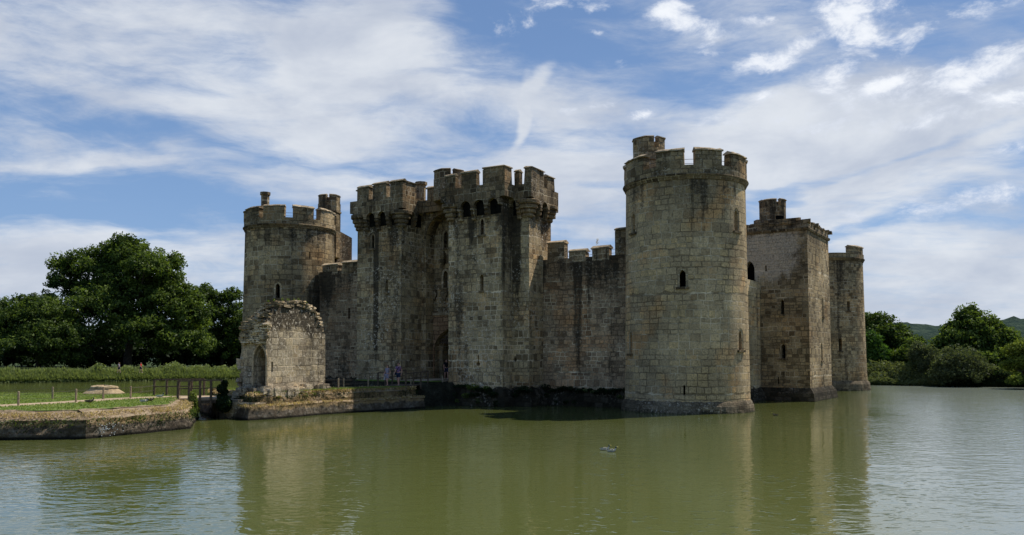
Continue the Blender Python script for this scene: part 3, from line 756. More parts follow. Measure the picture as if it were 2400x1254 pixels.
# ---- square west tower
def west_tower():
    K = Vector((26.05, 70.95))        # outer north-west corner at water level
    root = thing('square_tower', 'tall square stone tower in mid distance with a whitened patch and a small round turret', 'castle tower', (K.x, K.y, 0)); off = Vector((K.x, K.y, 0))
    NN = -SO
    def q(a, s): p = K - WE * a + SO * s; return Vector((p.x, p.y))     # a = inward from the west face, s = southward
    Lw, Ls = 9.6, 8.6
    body = MB()
    rings = []
    for z, b in ((-1.5, 0), (1.2, 0), (8, .04), (15.35, .1)):
        rings.append([(p.x, p.y, z) for p in (q(b, b), q(Lw, b), q(Lw, Ls - b), q(b, Ls - b))])
    body.loft(rings)
    wall = body.build('wall', M['west'], root, uv=('box', (WE.x, WE.y)))
    cu = Cutter()
    for px, y0, y1, w, k in ((1834, 702, 736, .3, 'lancet'), (1836, 806, 840, .36, 'lancet'), (1795, 622, 636, .14, 'rect'), (1825, 884, 900, .12, 'rect'), (1757, 612, 657, .9, 'lancet')):
        Kq = q(0, .05)
        _, a = wall_pt(px, y1, Kq, -WE); _, b = wall_pt(px, y0, Kq, -WE)
        opening(root, cu, a, NN, w, b.z - a.z, k, frame=.12 if px == 1836 else 0)
    for px, y0, y1, w, k in ((1913, 596, 626, .2, 'rect'), (1929, 700, 742, .42, 'lancet'), (1926, 805, 845, .42, 'lancet'), (1929, 880, 900, .12, 'rect')):
        Kq = q(.04, 0)
        _, a = wall_pt(px, y1, Kq, SO); _, b = wall_pt(px, y0, Kq, SO)
        opening(root, cu, a, WE, w, b.z - a.z, k, frame=.1 if w > .4 else 0, blind=w > .4)
    cut(wall, cu, ('box', (WE.x, WE.y)), off)
    # plinth with a sloping top
    pl = MB()
    def rect(g, z): return [(p.x, p.y, z) for p in (q(-g, -g), q(Lw, -g), q(Lw, Ls + g), q(-g, Ls + g))]
    pl.loft([rect(.5, -1.5), rect(.46, 0), rect(.36, .7), rect(.06, 1.15), rect(-.3, 1.2)])
    pl.build('plinth', M['plinthd'], root, uv=('box', (WE.x, WE.y)))
    pth = [tuple(q(.1, .1)), tuple(q(Lw, .1)), tuple(q(Lw, Ls - .1)), tuple(q(.1, Ls - .1))][::-1]
    if norms(pth, True)[3].dot(WE) < 0: pth = pth[::-1]
    s = MB(); sweep(s, pth, [(-.3, 15.05), (.1, 15.1), (.16, 15.25), (.16, 15.34), (-.3, 15.4)], closed=True); s.build('string_course', M['trimd'], root, uv=('box', (WE.x, WE.y)))
    pa = MB(); sweep(pa, pth, [(.02, 15.36), (.02, 15.85), (-.6, 15.85), (-.6, 15.3)], closed=True); par = pa.build('parapet', M['gate_top'], root, uv=('box', (WE.x, WE.y)))
    fl = MB(); fl.prism([tuple(q(.5, .5)), tuple(q(Lw - .5, .5)), tuple(q(Lw - .5, Ls - .5)), tuple(q(.5, Ls - .5))], 15.36, 15.42); fl.build('roof', M['trimd'], root, uv=('box', (1, 0)))
    # broken stump courses of the lost battlements
    rb = MB()
    for k in range(110):
        if k < 66: p = q(random.uniform(.1, Lw * .95), random.uniform(.15, .6)); zz = 15.85
        else: p = q(random.uniform(.15, .6), random.uniform(.1, Ls)); zz = 15.85
        rb.box((p.x, p.y, zz + random.uniform(.0, .12)), WE.to_3d() * random.uniform(.15, .42), SO.to_3d() * random.uniform(.12, .25), (0, 0, random.uniform(.06, .18)), .04)
    p = q(2.3, .45); sb = MB(); sb.box((p.x, p.y, 16.1), WE.to_3d() * 1.5, SO.to_3d() * .3, (0, 0, .2), .05); sb.build('merlon_stump', M['gate_top'], par, uv=('box', (WE.x, WE.y)))
    rb.build('broken_masonry', M['gate_top'], par, uv=('box', (WE.x, WE.y)))
    tc = at(1811, 520, 76); t = turret(root, Vector((tc.x, tc.y)), 1.2, 15.3, 17.95, 18.7, mat='ne', sides=12, band=False)
    d = MB(); a, pp = cyl_pt(1828, 519, Vector((tc.x, tc.y)), 1.2)
    d.box((tc.x + math.cos(a) * 1.16, tc.y + math.sin(a) * 1.16, 16.5), (-math.sin(a) * .36, math.cos(a) * .36, 0), (math.cos(a) * .08, math.sin(a) * .08, 0), (0, 0, .5)); d.build('doorway', M['dark'], t)
    st_ = MB(); q3 = at(1783, 520, 75.5); st_.box((q3.x, q3.y, 16.2), (.5, 0, 0), (0, .5, 0), (0, 0, .5), .05); st_.build('masonry_stump', M['gate_top'], root, uv=('box', (1, 0)))
    return root
west_tower()

# ---- gatehouse
def gatehouse():
    root = thing('gatehouse', 'massive twin-towered stone gatehouse with machicolated battlements above a deep arched entrance', 'castle gatehouse', (*eo(21, 1), 0)); 
    off = Vector(root.location); box = ('box', (AE.x, AE.y))
    bk = -4.0
    RE = 21.05; r0, r1 = 18.6, 23.5
    outline = [(28.42, bk), (28.42, 4), (r1, 4), (r1, 0), (r0, 0), (r0, 4), (13.43, 4), (13.43, 2.58), (11.85, 2.58), (11.85, -1.), (13.43, -1.), (13.43, bk)]
    path = [eo(*p) for p in outline]
    if norms(path, True)[2].dot(NO) < 0: path = path[::-1]; outline = outline[::-1]
    b = MB(); b.prism(path, -1.5, 17.0)
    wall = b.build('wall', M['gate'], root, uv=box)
    cu = Cutter()
    def win(px, y0, y1, w, kind, o, frame=0., face='N', e=None):
        if face == 'N':
            Q = NW + NO * o; _, a = wall_pt(px, y1, Q, AE); _, c = wall_pt(px, y0, Q, AE); N = NO
        else:
            Q = NW + AE * e; _, a = wall_pt(px, y1, Q, NO); _, c = wall_pt(px, y0, Q, NO); N = -AE
        opening(root, cu, a, N, w, c.z - a.z, kind, frame=frame)
    win(1129, 512, 550, .34, 'lancet', 4, .12); win(1129, 643, 681, .34, 'lancet', 4); win(1121, 832, 858, .12, 'key', 4)
    win(873, 549, 582, .34, 'lancet', 4, .12); win(906, 654, 685, .28, 'lancet', 4)
    win(1207, 835, 848, .12, 'key', 2.58)
    win(963, 827, 848, .12, 'key', 4, face='W', e=r1)
    win(1044, 541, 581, .46, 'lancet', 0, .2); win(1043, 634, 674, .46, 'lancet', 0, .2)
    # gate passage
    dz = 2.02; ew = 1.85; hgt = 4.4
    T3 = -AE.to_3d(); N3 = NO.to_3d(); Pd = Vector((*eo(RE, 0), dz))
    def pointed(w, h):   # drop-pointed arch profile
        pts = [(-w, 0), (w, 0)]; sp = h - w * 1.05
        R = w * 1.35; cx = -(R - w)
        amax = math.acos((R - w) / R)
        top = math.sin(amax) * R; kz = (h - sp) / top
        for i in range(9): a = amax * i / 8; pts.append((cx + R * math.cos(a), sp + R * math.sin(a) * kz))
        for i in range(7, -1, -1): a = amax * i / 8; pts.append((-cx - R * math.cos(a), sp + R * math.sin(a) * kz))
        return pts
    extr(cu, pointed(ew, hgt), Pd, T3, N3, .5, -.6)
    extr(cu, pointed(ew - .38, hgt - .55), Pd, T3, N3, -.3, -3.7)
    cut(wall, cu, box, off)
    # rectangular door frame of warm stone around the arch
    fr = MB(); hw = 2.26; ff = [(-hw, 0), (-ew - .02, 0)] ; inn = pointed(ew + .001, hgt + .001)
    # frame panel as a strip between the arch and the rectangle
    inner = [inn[0]] + inn[:1:-1] + [inn[1]]
    n = len(inner); 
    outer = []
    for k, (u, v) in enumerate(inner):
        t = k / (n - 1)
        if t < .3: outer.append((-hw, 5.5 * t / .3))
        elif t > .7: outer.append((hw, 5.5 * (1 - t) / .3))
        else: outer.append((-hw + 2 * hw * (t - .3) / .4, 5.5))
    for k in range(n - 1):
        a, b2, c, d = inner[k], inner[k + 1], outer[k + 1], outer[k]
        extr(fr, [a, b2, c, d], Pd, T3, N3, .10, .002)
    fr.build('door_surround', M['door'], root, uv=box)
    lb = MB(); lb.box(Pd + Vector((0, 0, 5.62)) + N3 * .09, T3 * 2.4, N3 * .14, (0, 0, .1)); lb.build('label_moulding', M['trim'], root, uv=box)
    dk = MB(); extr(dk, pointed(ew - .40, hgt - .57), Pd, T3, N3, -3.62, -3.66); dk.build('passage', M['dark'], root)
    # portcullis teeth hanging in the arch
    pc = MB()
    for i in range(-7, 8):
        u = i * .22; z1 = dz + hgt - .3 - abs(u) * .55; z0 = dz + 3.0
        c = Pd + T3 * u + N3 * -.35; pc.box((c.x, c.y, (z0 + z1) / 2), T3 * .035, N3 * .035, (0, 0, max(.05, (z1 - z0) / 2)))
    for zz in (3.15, 3.4, 3.65): pc.box(Pd + N3 * -.35 + Vector((0, 0, zz)), T3 * 1.5, N3 * .03, (0, 0, .035))
    pc.build('portcullis', M['wood'], root)
    # great machicolation arch bridging the recess, on slim piers
    ar = MB(); a0 = eo(RE, 0)
    Pa = Vector((*eo(RE, 0), 0)); hw = (r1 - r0) / 2 - .003; ow = hw - .48; sp = 14.2; ztop = 17.0
    arc = [(-ow, -1.4), (-ow, sp)] + [(-ow * math.cos(PI * i / 14), sp + 2.05 * math.sin(PI * i / 14)) for i in range(1, 14)] + [(ow, sp), (ow, -1.4)]
    for k in range(len(arc) - 1):
        (u0, v0), (u1, v1) = arc[k], arc[k + 1]
        if k == 0: extr(ar, [(-hw, v0), (u0, v0), (u1, v1), (-hw, v1)], Pa, T3, N3, 1.2, .003)
        elif k == len(arc) - 2: extr(ar, [(u0, v0), (u1, v1), (hw, v1), (hw, v0)][::-1], Pa, T3, N3, 1.2, .003)
        else:
            uu0 = -hw if k == 1 else u0; uu1 = hw if k == len(arc) - 3 else u1
            extr(ar, [(uu0, ztop), (uu1, ztop), (u1 if uu1 == u1 else hw, v1), (u1, v1), (u0, v0)] if uu1 != u1 else [(uu0, ztop), (uu1, ztop), (u1, v1), (u0, v0)] + ([(-hw, v0)] if k == 1 else []), Pa, T3, N3, 1.2, .003)
    ar.build('machicolation_arch', M['gate'], root, uv=box)
    vr = MB()
    for k in range(15):
        t0, t1 = PI * k / 15, PI * (k + 1) / 15 - .01
        vr_p = []
        for rr in (0, .34):
            for t in ((t0, t1) if rr == 0 else (t1, t0)): vr_p.append((-(ow + rr * .6) * math.cos(t), sp + (2.05 + rr) * math.sin(t)))
        extr(vr, vr_p, Pa, T3, N3, 1.28, 1.203)
    vr.build('arch_ring', M['trimd'], root, uv=box)
    # carved shields, statue corbel
    for px in (1018, 1042):
        _, c = wall_pt(px, 690, NW + NO * 0., AE); s = MB()
        sh = [(-.3, .3), (.3, .36), (.32, -.02), (.1, -.55), (-.14, -.3), (-.3, -.05)]
        extr(s, sh, c, T3, N3, .13, .003); m = s.build('carved_shield', M['trimd'], root, uv=box)
        s = MB(); ring_extr(s, [(u * 1.12, v * 1.12) for u, v in sh], [(u * .95, v * .95) for u, v in sh], c, T3, N3, .17, .06); s.build('rim', M['gate_top'], m, uv=box)
    _, c = wall_pt(1041, 605, NW, AE); s = MB()
    for dzz, r in ((-.5, .12), (-.3, .2), (-.1, .16), (.12, .2), (.32, .17), (.5, .1)): s.box(c + N3 * r + Vector((0, 0, dzz)), T3 * r, N3 * r, (0, 0, .11), .03)
    s.build('helmet_carving', M['trimd'], root, uv=box)
    # ---- machicolated parapet
    zc0, zc1, ze, zm = 14.95, 16.45, 17.5, 18.6
    ppath = [(28.42, bk), (28.42, 4), (r1, 4), (r1, 1.2), (r0, 1.2), (r0, 4), (13.43, 4), (13.43, 2.58), (11.85, 2.58), (11.85, -1.), (13.43, -1.), (13.43, bk)]
    pp = [eo(*p) for p in ppath]
    if norms(pp, True)[1].dot(NO) < 0: pp = pp[::-1]; ppath = ppath[::-1]
    N = norms(pp, True); prj = .48
    outp = []
    for (e, o), p, n in zip(ppath, pp, N):
        outp.append((p[0] + n.x * prj, p[1] + n.y * prj))
    closed = outp + [outp[0]]
    S = arclen(closed)
    pa = MB(); sweep(pa, outp, [(0, zc1), (0, ze), (-.55, ze), (-.55, zc1)], closed=True, jit=0.)
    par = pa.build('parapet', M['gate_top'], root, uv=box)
    rf = MB(); rf.prism(path, 17.001, 17.06); rf.build('roof', M['trimd'], root, uv=box)
    # corbels and arched lintels along each straight run with depth
    for i in range(len(pp)):
        j = (i + 1) % len(pp); a, b_ = Vector(pp[i]), Vector(pp[j]); L = (b_ - a).length
        if L < 1.5: continue
        d = (b_ - a).normalized(); n = Vector((d.y, -d.x)); d3, n3 = d.to_3d(), n.to_3d()
        mid_o = (ppath[i][1] + ppath[j][1]) / 2; mid_e = (ppath[i][0] + ppath[j][0]) / 2
        if abs(mid_o - bk) < .1: continue
        if abs(mid_o - 1.2) < .1: continue     # the great arch has its own slot
        cnt = max(2, round(L / 1.28)); stp = L / cnt
        for k in range(cnt):
            # lintel with an arched underside between two corbels
            li = MB(); w = stp; prof = [(-w / 2, zc1 + .001), (-w / 2, zc1 - .62)]
            ow_ = w / 2 - .15
            prof += [(-ow_ * math.cos(PI * q / 8), zc1 - .62 + .52 * math.sin(PI * q / 8)) for q in range(9)]
            prof += [(w / 2, zc1 - .62), (w / 2, zc1 + .001)]
            c = a + d * (stp * (k + .5))
            P = Vector((c.x, c.y, 0))
            # split in quads to stay convex
            arc2 = prof[2:-2]
            for q in range(len(arc2) - 1):
                u0, u1 = arc2[q][0], arc2[q + 1][0]
                extr(li, [(u0, zc1 - .002), (u1, zc1 - .002), arc2[q + 1], arc2[q]], P, d3, n3, prj - .004, .14)
            for sgn in (-1, 1):
                extr(li, [(sgn * w / 2, zc1 - .002), (sgn * ow_, zc1 - .002), (sgn * ow_, zc1 - .62), (sgn * w / 2, zc1 - .62)], P, d3, n3, prj - .004, .002)
            bk_ = MB(); extr(bk_, [(-ow_, zc1 - 1.3), (ow_, zc1 - 1.25), (ow_, zc1 - .01), (-ow_, zc1 - .01)], P, d3, n3, .03, .003); bk_.build('slot_shade_panel', M['soot_shade'], root)  # thin panel on the wall, the slot's shade and staining painted dark
            li.build('corbel_arch', M['gate_top'], root, uv=box)
            if k > 0:
                cb = MB(); cc = a + d * (stp * k); 
                for lev, (pr_, zz) in enumerate(((.46, zc1 - .8), (.36, zc1 - 1.13), (.22, zc1 - 1.46))):
                    rounded = [(0, -.17), (pr_ * .7, -.17), (pr_, -.06), (pr_, .1), (pr_ * .85, .155), (0, .155)]
                    hw2 = .17 + random.uniform(-.02, .02)
                    ring = lambda sg: [(cc.x + n.x * (o + .002) + d.x * hw2 * sg, cc.y + n.y * (o + .002) + d.y * hw2 * sg, zz + v) for o, v in rounded]
                    cb.loft([ring(-1), ring(1)])
                cb.build('corbel', M['trimd'], root, uv=box)
        # slot darkness is the panels' own colour; corner corbels
        # fat rounded corbels at outer corners
        m = N[i]; mm = Vector((m.x, m.y)); 
        is_convex = Vector(m).length > 1.2 and (Vector(pp[i - 1]) - a).normalized().cross((b_ - a).normalized()) * 1 != 0
        prev = (a - Vector(pp[i - 1])).normalized(); conv = prev.x * d.y - prev.y * d.x > 0
        if conv and abs(ppath[i][1] - bk) > .1:
            cb = MB(); c0 = a - mm.normalized() * .32
            for lev, (R, z0_, z1_) in enumerate(((.92, zc1 - .5, zc1 - .12), (.78, zc1 - .86, zc1 - .52), (.62, zc1 - 1.2, zc1 - .88), (.5, zc1 - 1.5, zc1 - 1.22))):
                rr = [(R - .08, z0_), (R, z0_ + .08), (R, z1_ - .06), (R - .06, z1_)]
                cb.loft([[(c0.x + r * math.cos(t), c0.y + r * math.sin(t), z) for t in [2 * PI * q / 16 for q in range(16)]] for r, z in rr])
            cb.build('corner_corbel', M['trimd'], root, uv=box)
    # merlons by runs along the outline (positions in e/o so that corners wrap)
    def s_at(e, o):
        best = None
        for i in range(len(closed) - 1):
            a, b_ = Vector(closed[i]), Vector(closed[i + 1]); P = Vector(eo(e, o)); d = b_ - a; t = max(0, min(1, (P - a).dot(d) / d.dot(d)))
            dist = (a + d * t - P).length
            if best is None or dist < best[0]: best = (dist, S[i] + t * d.length)
        return best[1]
    def mer(p, q, dz=0.):
        s0, s1 = s_at(*p), s_at(*q)
        if s0 > s1: s0, s1 = s1, s0
        if s1 - s0 > S[-1] / 2: return
        merlon(root, par, subpath(closed, s0, s1), ze + .001, zm + dz, th=.5, cope=.24, mat='gate_top', uv=box)
    o1 = 4 + prj
    ex = lambda px, o=4.48: e_of(px, o)
    mer((ex(862), o1), (ex(836), o1)); mer((ex(903), o1), (ex(871), o1), .05)
    mer((ex(912), o1), (ex(942), o1), .12)     # up to the corner...
    mer((r1 - prj, 3.9), (r1 - prj, 2.6), .08)
    mer((22.6, 1.7), (20.9, 1.7), -.1); mer((20.3, 1.7), (19.4, 1.7), -.1)
    mer((ex(1066), o1), (ex(1042), o1), -.1); mer((ex(1115), o1), (ex(1080), o1)); mer((ex(1131), o1), (12.95, 3.4), .1)
    mer((12.9, 3.06), (12.5, 3.06), -.08); mer((12.0, 3.06), (11.37, 1.0), .1); mer((11.37, .35), (11.37, -.8), -.08)
    mer((28.9, 3.6), (28.9, 2.4)); mer((28.9, 1.5), (28.9, .3)); mer((28.9, -.6), (28.9, -1.8)); mer((28.9, -2.6), (28.9, -3.8))
    mer((27.5, bk - .48), (26.2, bk - .48)); mer((25.2, bk - .48), (23.9, bk - .48)); mer((22.9, bk - .48), (21.6, bk - .48)); mer((20.6, bk - .48), (19.3, bk - .48)); mer((18.3, bk - .48), (17, bk - .48)); mer((16, bk - .48), (14.6, bk - .48))
    # stair turret and chimneys on the roof
    tc = at(1053, 400, 68.5); turret(root, Vector((tc.x, tc.y)), 1.35, 17.05, 18.9, 19.75, mat='gate_top', sides=8, band=False, rot=.3)
    tc = at(1246, 388, 66.5)
    s = MB(); c = Vector((tc.x, tc.y)); s.prism(circle(c, .42, 8), 17.05, 19.1); s.prism(circle(c, .52, 8), 19.102, 19.35); s.build('chimney', M['gate_top'], root, uv=box)
    tc = at(987, 420, 71.5)
    s = MB(); c = Vector((tc.x, tc.y)); s.prism(circle(c, .42, 8), 17.05, 19.15); s.prism(circle(c, .55, 8), 19.152, 19.4); s.build('chimney', M['gate_top'], root, uv=box)
    # footing
    n = 0; f = MB(); fp = [eo(13.43, -1.), eo(11.85, -1.), eo(11.85, 2.58), eo(13.43, 2.58), eo(13.43, 4), eo(18.6, 4), eo(18.6, 1)]
    if norms(fp, False)[4].dot(NO) < 0: fp = fp[::-1]
    dense = [];
    SS = arclen(fp)[-1]
    k = 0
    rings = []
    dense = subpath(fp, 0, SS)
    step = [];
    for a, b_ in zip(fp[:-1], fp[1:]):
        L = math.hypot(b_[0] - a[0], b_[1] - a[1]); m_ = max(1, int(L / .3))
        for t in range(m_): step.append((a[0] + (b_[0] - a[0]) * t / m_, a[1] + (b_[1] - a[1]) * t / m_))
    step.append(fp[-1])
    NN = norms(step, False)
    for p, nn in zip(step, NN):
        j = lambda a: random.uniform(-a, a)
        rings.append([(p[0] + nn.x * o, p[1] + nn.y * o, z) for o, z in ((.55, -1.5), (.5 + j(.04), 0), (.42 + j(.06), .55 + j(.1)), (.25 + j(.07), 1.1 + j(.14)), (.03, 1.45 + j(.15)), (-.2, 1.4))])
    f.loft(rings); f.build('footing', M['plinthd'], root, uv=box)
    return root
gatehouse()

# ------------------------------------------------------------------ terrain and water
def struct(name, mb, mat, **k):
    o = mb.build(name, mat, None, **k); tag(o, kind='structure'); return o
moat = [(-60, 9), (-112, 58), (-104, 112), (-77, 121.5), (-62, 133), (-49, 146), (-20, 160), (10, 158), (36, 135), (49.5, 112.5), (65.7, 104.2), (92, 95), (112, 60), (80, 9)]
def dens(poly, st=4.):
    out = []
    for i in range(len(poly)):
        a, b = Vector(poly[i]), Vector(poly[(i + 1) % len(poly)]); n = max(1, int((b - a).length / st))
        for k in range(n):
            p = a + (b - a) * k / n; out.append(p)
    return out
md = dens(moat)
cen = Vector((0, 80))
g = MB(); rings = []
for d, z in ((-2.5, -1.2), (-.3, -.25), (.25, .35), (1.2, .95), (3., 1.3), (8, 1.45), (20, 1.6), (60, 1.9), (200, 2.), (900, 3.), (6000, 3.)):
    r = []
    for p in md:
        v = (p - cen); L = v.length; u = v / L; w = noise.noise(Vector((p.x * .2, p.y * .2, 0))) * .5 if abs(d) < 5 else 0
        q = cen + u * (L + d + w)
        zz = z + (noise.noise(Vector((q.x * .15, q.y * .15, 3))) * .15 if z > .3 else 0)
        if q.y < 20 and d > 1: zz += .7
        r.append((q.x, q.y, zz))
    rings.append(r)
g.loft(rings, caps=False); struct('ground', g, M['ground'], smooth=True)
bed = MB(); bed.prism([(p.x, p.y) for p in [cen + (q - cen) * .995 for q in md]], -1.4, -1.25); struct('moat_bed', bed, M['ground'])
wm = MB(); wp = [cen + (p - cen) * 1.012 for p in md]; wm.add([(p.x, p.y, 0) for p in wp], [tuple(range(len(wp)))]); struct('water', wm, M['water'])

def hills():
    na, nr = 420, 60; vs = []; fs = []
    for i in range(na):
        a = math.radians(-100 + 220 * i / (na - 1))
        for k in range(nr):
            d = 420 + 900 * (k / (nr - 1)) ** 1.1; x, y = math.sin(a) * d, math.cos(a) * d
            t = k / (nr - 1)
            ridge = 2 + 62 * (t ** 1.3) * (.86 + .26 * noise.noise(Vector((a * 3.1, 1.7, 0)))) * (1 - .25 * max(0, noise.noise(Vector((a * 9, 5, 0)))))
            if a < -.15: ridge *= .35
            bump = abs(noise.noise(Vector((x * .045, y * .045, 0)))) * 8 + noise.noise(Vector((x * .11, y * .11, 4))) * 4.5 + noise.noise(Vector((x * .3, y * .3, 4))) * 2.
            vs.append((x, y, ridge + bump * min(1, t * 6 + .1)))
    for i in range(na - 1):
        for k in range(nr - 1): fs.append((i * nr + k, i * nr + k + 1, (i + 1) * nr + k + 1, (i + 1) * nr + k))
    m = MB(); m.add(vs, fs)
    gm = NT('distant_woodland'); P = gm.n('ShaderNodeNewGeometry').outputs['Position']
    f = gm.noise(P, .07, 6., .7); c = gm.ramp(f, [(.35, (.018, .032, .022)), (.5, (.04, .062, .035)), (.66, (.075, .1, .055))])
    c = gm.mix(.12, c, (.10, .14, .19))  # blue distance haze mixed into the woodland colour
    gm.bsdf(c, .95, gm.bump(gm.noise(P, .5, 5., .8), 1., 2.5), 0.)
    struct('hills', m, gm.m)
hills()

# ------------------------------------------------------------------ foliage
def leaves(name, mat, parent, cen_, nrm, size, tone, elong=1.6, upright=0., loc=None, sticky=.5):
    """many small leaf-sized faces; cen_ (n,3) world"""
    n = len(cen_); off = np.array(root_loc(parent)) if parent is not None else np.zeros(3)
    r = rng.normal(size=(n, 3)); nn = nrm * sticky + r * (1 - sticky) * .9; nn /= np.linalg.norm(nn, axis=1)[:, None] + 1e-9
    t = rng.normal(size=(n, 3)); t[:, 2] += upright * 3
    t -= nn * (t * nn).sum(1)[:, None]; t /= np.linalg.norm(t, axis=1)[:, None] + 1e-9
    b = np.cross(nn, t)
    s = size * rng.uniform(.6, 1.35, n)[:, None]
    c = cen_ - off
    v = np.stack([c - t * s * elong * .5, c + b * s * .42 - t * s * .05, c + t * s * elong * .5, c - b * s * .42 - t * s * .05], 1).reshape(-1, 3)
    me = bpy.data.meshes.new(name); me.vertices.add(4 * n); me.vertices.foreach_set('co', v.ravel())
    me.loops.add(4 * n); me.loops.foreach_set('vertex_index', np.arange(4 * n, dtype=np.int32))
    me.polygons.add(n); me.polygons.foreach_set('loop_start', np.arange(0, 4 * n, 4, dtype=np.int32)); me.polygons.foreach_set('loop_total', np.full(n, 4, dtype=np.int32))
    me.update(calc_edges=True)
    at_ = me.attributes.new('tone', 'FLOAT', 'FACE'); at_.data.foreach_set('value', np.clip(tone, 0, 1).astype(np.float32))
    me.materials.append(mat)
    o = bpy.data.objects.new(name, me); C.objects.link(o)
    if parent is not None: o.parent = parent
    return o
def unit(n):
    v = rng.normal(size=(n, 3)); return v / np.linalg.norm(v, axis=1)[:, None]
def crown_points(blobs, nleaf, clump=1.1, per=60, shell=.75, flat=.8, droop=0.):
    """blobs: (x,y,z,rx,ry,rz). small clumps over each blob's surface, leaves over each clump"""
    vol = np.array([b[3] * b[4] + b[4] * b[5] + b[3] * b[5] for b in blobs]); pr = vol / vol.sum()
    nc = max(10, nleaf // per); bi = rng.choice(len(blobs), nc, p=pr); B = np.array(blobs)[bi]
    u = unit(nc); u[:, 2] = np.where(u[:, 2] < -.5, -u[:, 2] * .5, u[:, 2])
    rad = rng.uniform(shell, 1.04, nc) ** .7
    inner = rng.random(nc) < .22; rad = np.where(inner, rng.uniform(.25, .75, nc), rad)
    cc = B[:, :3] + u * B[:, 3:] * rad[:, None]
    cr = clump * rng.uniform(.6, 1.4, nc)
    ci = rng.integers(0, nc, nleaf); v = unit(nleaf); rr = rng.uniform(.35, 1., nleaf) ** .5
    v[:, 2] *= flat
    p = cc[ci] + v * (cr[ci] * rr)[:, None]
    if droop: p[:, 2] -= droop * rng.random(nleaf) ** 2
    nr = u[ci] * .5 + v * .7; nr[:, 2] += .35; nr /= np.linalg.norm(nr, axis=1)[:, None]
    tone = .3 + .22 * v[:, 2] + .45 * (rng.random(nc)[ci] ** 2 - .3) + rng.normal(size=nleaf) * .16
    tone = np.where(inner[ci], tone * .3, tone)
    return p, nr, tone
def tree(name, label, cat, base, blobs, nleaf, size, mat, trunk_r=.45, clump=1.1, group=None, per=60, shell=.75, droop=0., limbs=True, sticky=.5, elong=1.6):
    root = thing(name, label, cat, tuple(base), group)
    t = MB(); b0 = Vector(base)
    top = Vector(blobs[0][:3]); segs = []
    if trunk_r > 0:
        fork = b0 + (top - b0) * .38; fork.z = b0.z + max(1.2, (top.z - b0.z) * .45)
        prev = b0 - Vector((0, 0, .4)); pr = trunk_r * 1.3
        for k in range(1, 6):
            q = b0.lerp(fork, k / 5) + Vector((random.uniform(-.12, .12), random.uniform(-.12, .12), 0)) * trunk_r * 2
            r2 = trunk_r * (1.15 - .1 * k); t.bar(prev, q, pr, 10, r2); prev, pr = q, r2
        for bl in blobs:
            tgt = Vector(bl[:3]); p = fork; r = trunk_r * .45; mid = None
            for k in range(1, 6):
                q = fork.lerp(tgt, k / 5) + Vector((random.uniform(-.3, .3), random.uniform(-.3, .3), random.uniform(-.1, .5)))
                t.bar(p, q, r, 6, r * .75); 
                if k > 2:
                    for _ in range(2):
                        e = q + Vector((random.uniform(-1, 1) * bl[3], random.uniform(-1, 1) * bl[4], random.uniform(-.3, 1) * bl[5])) * .65
                        t.bar(q, e, r * .4, 5, r * .1)
                p, r = q, r * .75
        t.build('trunk', M['bark'], root)
    p, nr, tn = crown_points(blobs, nleaf, clump, per, shell, droop=droop)
    leaves('crown', mat, root, p, nr, size, tn, sticky=sticky, elong=elong)
    return root
def B(px, py, Y, rpx, rpy, depth=1.):
    """a limb's leaf mass surveyed at bearing px, height py, distance Y"""
    c = at(px, py, Y); k = Y / F
    return (c.x, c.y + random.uniform(-.3, .3) * rpx * k * depth, c.z, rpx * k, rpx * k * depth, rpy * k)
# left bank trees
Y = 158
oak = [B(300, 690, Y, 105, 80), B(305, 600, Y, 48, 38), B(215, 625, Y, 68, 42), B(160, 680, Y, 48, 50), B(375, 640, Y, 50, 50), B(400, 720, Y, 70, 60), B(450, 740, Y, 45, 52), B(230, 730, Y - 4, 80, 55), B(330, 780, Y - 3, 95, 45), B(140, 625, Y, 26, 24), B(295, 568, Y, 24, 16), B(412, 612, Y, 16, 22), B(430, 800, Y - 2, 60, 45), B(345, 625, Y - 5, 45, 30), B(250, 590, Y + 2, 30, 20)]
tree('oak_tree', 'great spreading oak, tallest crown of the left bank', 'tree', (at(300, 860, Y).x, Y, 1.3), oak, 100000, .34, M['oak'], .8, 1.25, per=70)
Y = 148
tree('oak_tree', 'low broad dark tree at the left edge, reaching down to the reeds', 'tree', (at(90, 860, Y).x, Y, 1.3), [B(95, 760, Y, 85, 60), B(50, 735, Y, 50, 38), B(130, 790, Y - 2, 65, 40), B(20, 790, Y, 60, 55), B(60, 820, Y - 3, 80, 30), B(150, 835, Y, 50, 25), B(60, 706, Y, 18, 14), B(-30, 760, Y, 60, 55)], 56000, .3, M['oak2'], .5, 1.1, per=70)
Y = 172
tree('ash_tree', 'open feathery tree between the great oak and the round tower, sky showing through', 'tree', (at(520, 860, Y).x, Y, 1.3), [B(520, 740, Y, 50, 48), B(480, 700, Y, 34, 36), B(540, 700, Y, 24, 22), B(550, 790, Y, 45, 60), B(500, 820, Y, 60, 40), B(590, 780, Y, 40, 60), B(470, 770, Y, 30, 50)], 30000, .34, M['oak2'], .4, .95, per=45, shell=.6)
Y = 186
tree('willow_tree', 'pale grey-green crown just showing behind the low dark left tree', 'tree', (at(90, 860, Y).x, Y, 1.3), [B(85, 725, Y, 40, 35), B(110, 770, Y, 60, 60), B(-5, 730, Y, 20, 35)], 12000, .34, M['willow'], .4, 1., per=50)
